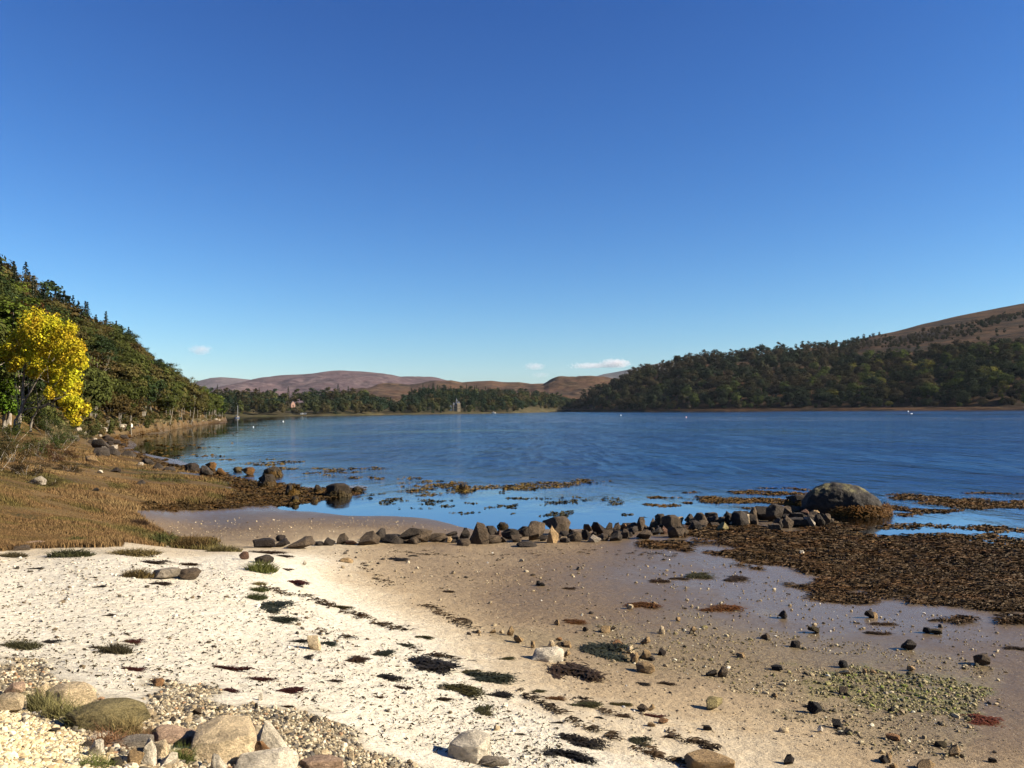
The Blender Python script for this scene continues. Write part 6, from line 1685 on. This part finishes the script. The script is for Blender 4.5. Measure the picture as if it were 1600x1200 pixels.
def gull(P, label):
    bm = bmesh.new()
    bmesh.ops.create_uvsphere(bm, u_segments=12, v_segments=8, radius=1, matrix=Matrix.Translation((0, 0, .1)) @ Matrix.Diagonal((.75, .3, .28, 1)))
    bmesh.ops.create_uvsphere(bm, u_segments=10, v_segments=8, radius=.2, matrix=Matrix.Translation((.72, 0, .48)))
    bmesh.ops.create_cone(bm, cap_ends=True, segments=8, radius1=.3, radius2=.02, depth=.7, matrix=Matrix.Translation((-.8, 0, .28)) @ Matrix.Rotation(R(-75), 4, 'Y'))
    bmesh.ops.create_cone(bm, cap_ends=True, segments=6, radius1=.07, radius2=.01, depth=.24, matrix=Matrix.Translation((.98, 0, .45)) @ Matrix.Rotation(R(95), 4, 'Y'))
    me_ = bpy.data.meshes.new('gull'); bm.to_mesh(me_); bm.free(); me_.materials.append(M_BUOY)
    me_.polygons.foreach_set('use_smooth', np.ones(len(me_.polygons), bool))
    o = link('gull', me_, loc=P); o.scale = (.6, .6, .6); tag(o, label, 'bird')
gull(at_z(np.array([1424.5]), np.array([646.6]), 0.0)[0], 'white gull resting on the water just off the right shore')
def dinghy(u, d, z, L, label, cat='boat'):
    bm = bmesh.new(); rows = []
    for y, hw, dk in ((-.5, .17, .16), (-.2, .21, .16), (.15, .19, .18), (.38, .10, .22), (.5, .01, .26)):
        rows.append([bm.verts.new((x * L, y * L, zz * L)) for x, zz in ((-hw, dk), (-hw * .7, 0), (hw * .7, 0), (hw, dk))])
    for r1, r2 in zip(rows, rows[1:]):
        for q in range(3): bm.faces.new((r1[q], r1[q + 1], r2[q + 1], r2[q]))
        bm.faces.new((r1[0], r2[0], r2[3], r1[3]))
    bm.faces.new(rows[0]); bmesh.ops.recalc_face_normals(bm, faces=bm.faces)
    bmesh.ops.create_cube(bm, size=1, matrix=Matrix.Translation((0, 0, .24 * L)) @ Matrix.Diagonal((.22 * L, .3 * L, .18 * L, 1)))
    me_ = bpy.data.meshes.new('boat'); bm.to_mesh(me_); bm.free(); me_.materials.append(M_WHITE)
    o = link('motor_boat', me_, loc=far_pt(u, d, z)); o.rotation_euler = (0, 0, 1.2); tag(o, label, cat)
dinghy(771, 945, 0.2, 4.5, 'white boat drawn up on the far shore right of the castle')
def caravan(u, label):
    d = float(tab(u, B_T, 1)) + 12
    z = float(B_FN(az_of(np.array([float(u)])), np.array([d]))[0])
    r = empty('caravan', far_pt(u, d, z))
    simple('body', [('box', -1.7, 1.7, -1.0, 1.0, .45, 2.4), ('box', -1.5, 1.5, -.85, .85, 2.4, 2.55)], M_WHITE, r)
    simple('window', [('box', -1.1, -.2, -1.03, -1.0, 1.3, 1.95), ('box', .3, 1.2, -1.03, -1.0, 1.3, 1.95)], M_GLASS, r)
    simple('wheel', [('cyl', 0, -.8, 0, .6, .3, 12)], M_HULL, r)
    r.scale = (.62, .62, .62)
    tag(r, label, 'caravan')
caravan(471.5, 'left of two white caravans on the far strand'); caravan(476.5, 'right of two white caravans on the far strand')
# the green fence and the posts under the left wood
fz = gpt(277, 657.5)
fr_ = empty('fence', fz, 0.0)
mp = fz[1] / FPX
for x in np.linspace(-7.5, 7.5, 6):
    simple('post', [('box', x * mp - .05, x * mp + .05, -.05, .05, -.2, 5.6 * mp)], M_WOOD, fr_)
simple('panel', [('box', -7.4 * mp, -.6 * mp, .06, .09, 1.2 * mp, 5.2 * mp), ('box', .6 * mp, 7.4 * mp, .06, .09, 1.2 * mp, 5.2 * mp)], M_GREENP, fr_)
tag(fr_, 'short green fence with grey posts under the left wood', 'fence')
for n, (u, vb, hpx, words) in enumerate([(128.5,668,12,'weathered post standing right of the yellow leaves'),(144.5,667.5,9,'thin grey post left of the rocky shore bend')]):
    P = gpt(u, vb); m_ = P[1] / FPX
    TV, TF = tubes([limb((0, 0, -.2), (.1, 0, hpx * m_), .09, .07, np.random.default_rng(n), .05, 5)], 7)
    tag(link('fence_post', mesh_np('fence_post', TV, TF, [M_PALEBARK], smooth=True), loc=P), words, 'post')

# ------------------------------------------------------------------ clouds beyond the hills, and the air
def cloud(u, v, wpx, hpx, d, label, seed, dens):
    C = far_pt(u, d, CAM_H + (float(horizon_v(u)) - v) / FPX * d)
    m_ = d / FPX
    w, h = wpx * m_, hpx * m_
    rng = np.random.default_rng(seed)
    bm = bmesh.new(); bmesh.ops.create_icosphere(bm, subdivisions=4, radius=0.5)
    for v_ in bm.verts:
        n_ = float(fbm(np.array([v_.co.x * 3 + seed]), np.array([v_.co.y * 3]), np.array([v_.co.z * 3]), 4)[0])
        v_.co *= 1 + 0.5 * n_
        if v_.co.z < 0: v_.co.z *= 0.6
    me_ = bpy.data.meshes.new('cloud'); bm.to_mesh(me_); bm.free()
    k = NT('cloud_vapour')
    p = k.n('ShaderNodeTexCoord').outputs['Object']
    ln = k.n('ShaderNodeVectorMath', operation='LENGTH'); k.l(p, ln.inputs[0])
    n1 = k.noise(k.map(p, (w / h * 1.2, 2.0, 1.6)), 2.2, 5, 0.6)
    f = k.math('SUBTRACT', k.math('ADD', k.ramp(ln.outputs['Value'], [(0.1, 1.0), (0.5, 0.0)]), k.math('MULTIPLY', n1, 1.9)), 1.12, True)
    pv = k.n('ShaderNodeVolumePrincipled'); pv.inputs['Color'].default_value = (0.86, 0.83, 0.86, 1); pv.inputs['Anisotropy'].default_value = 0.1
    k.l(k.math('MULTIPLY', f, dens * 0.33), pv.inputs['Density'])
    k.l(pv.outputs[0], k.out.inputs['Volume'])
    me_.materials.append(k.m)
    o = link('cloud', me_, loc=C); o.scale = (w * 1.2, w * 0.7, h * 1.5)
    o.rotation_euler = (0, 0, -float(az_of(np.array([float(u)]))[0]))
    tag(o, label, 'cloud')
cloud(313, 553, 34, 14, 22000, 'small grey cloud alone above the left hill', 1, 0.012)
cloud(836, 573, 34, 11, 22000, 'small grey cloud left of the white one', 2, 0.011)
cloud(845, 586, 30, 9, 22000, 'faint wisp of cloud under the small grey cloud', 3, 0.004)
cloud(925, 572, 70, 9, 22000, 'long flat grey cloud trailing left above the moor', 4, 0.010)
cloud(962, 569, 50, 14, 22000, 'bright white cloud touching the end of the long flat one', 5, 0.022)

k = NT('haze_air')
pv = k.n('ShaderNodeVolumePrincipled')
pv.inputs['Color'].default_value = (0.72, 0.82, 0.95, 1); pv.inputs['Density'].default_value = 0.000012; pv.inputs['Anisotropy'].default_value = 0.0
k.l(pv.outputs[0], k.out.inputs['Volume'])
bm = bmesh.new(); bmesh.ops.create_cube(bm, size=1)
me_ = bpy.data.meshes.new('haze'); bm.to_mesh(me_); bm.free(); me_.materials.append(k.m)
hzb = link('haze', me_, loc=(0, 0, 297)); hzb.scale = (26400, 26400, 620)
tag(hzb, 'thin blue air over the loch', 'haze', kind='stuff')
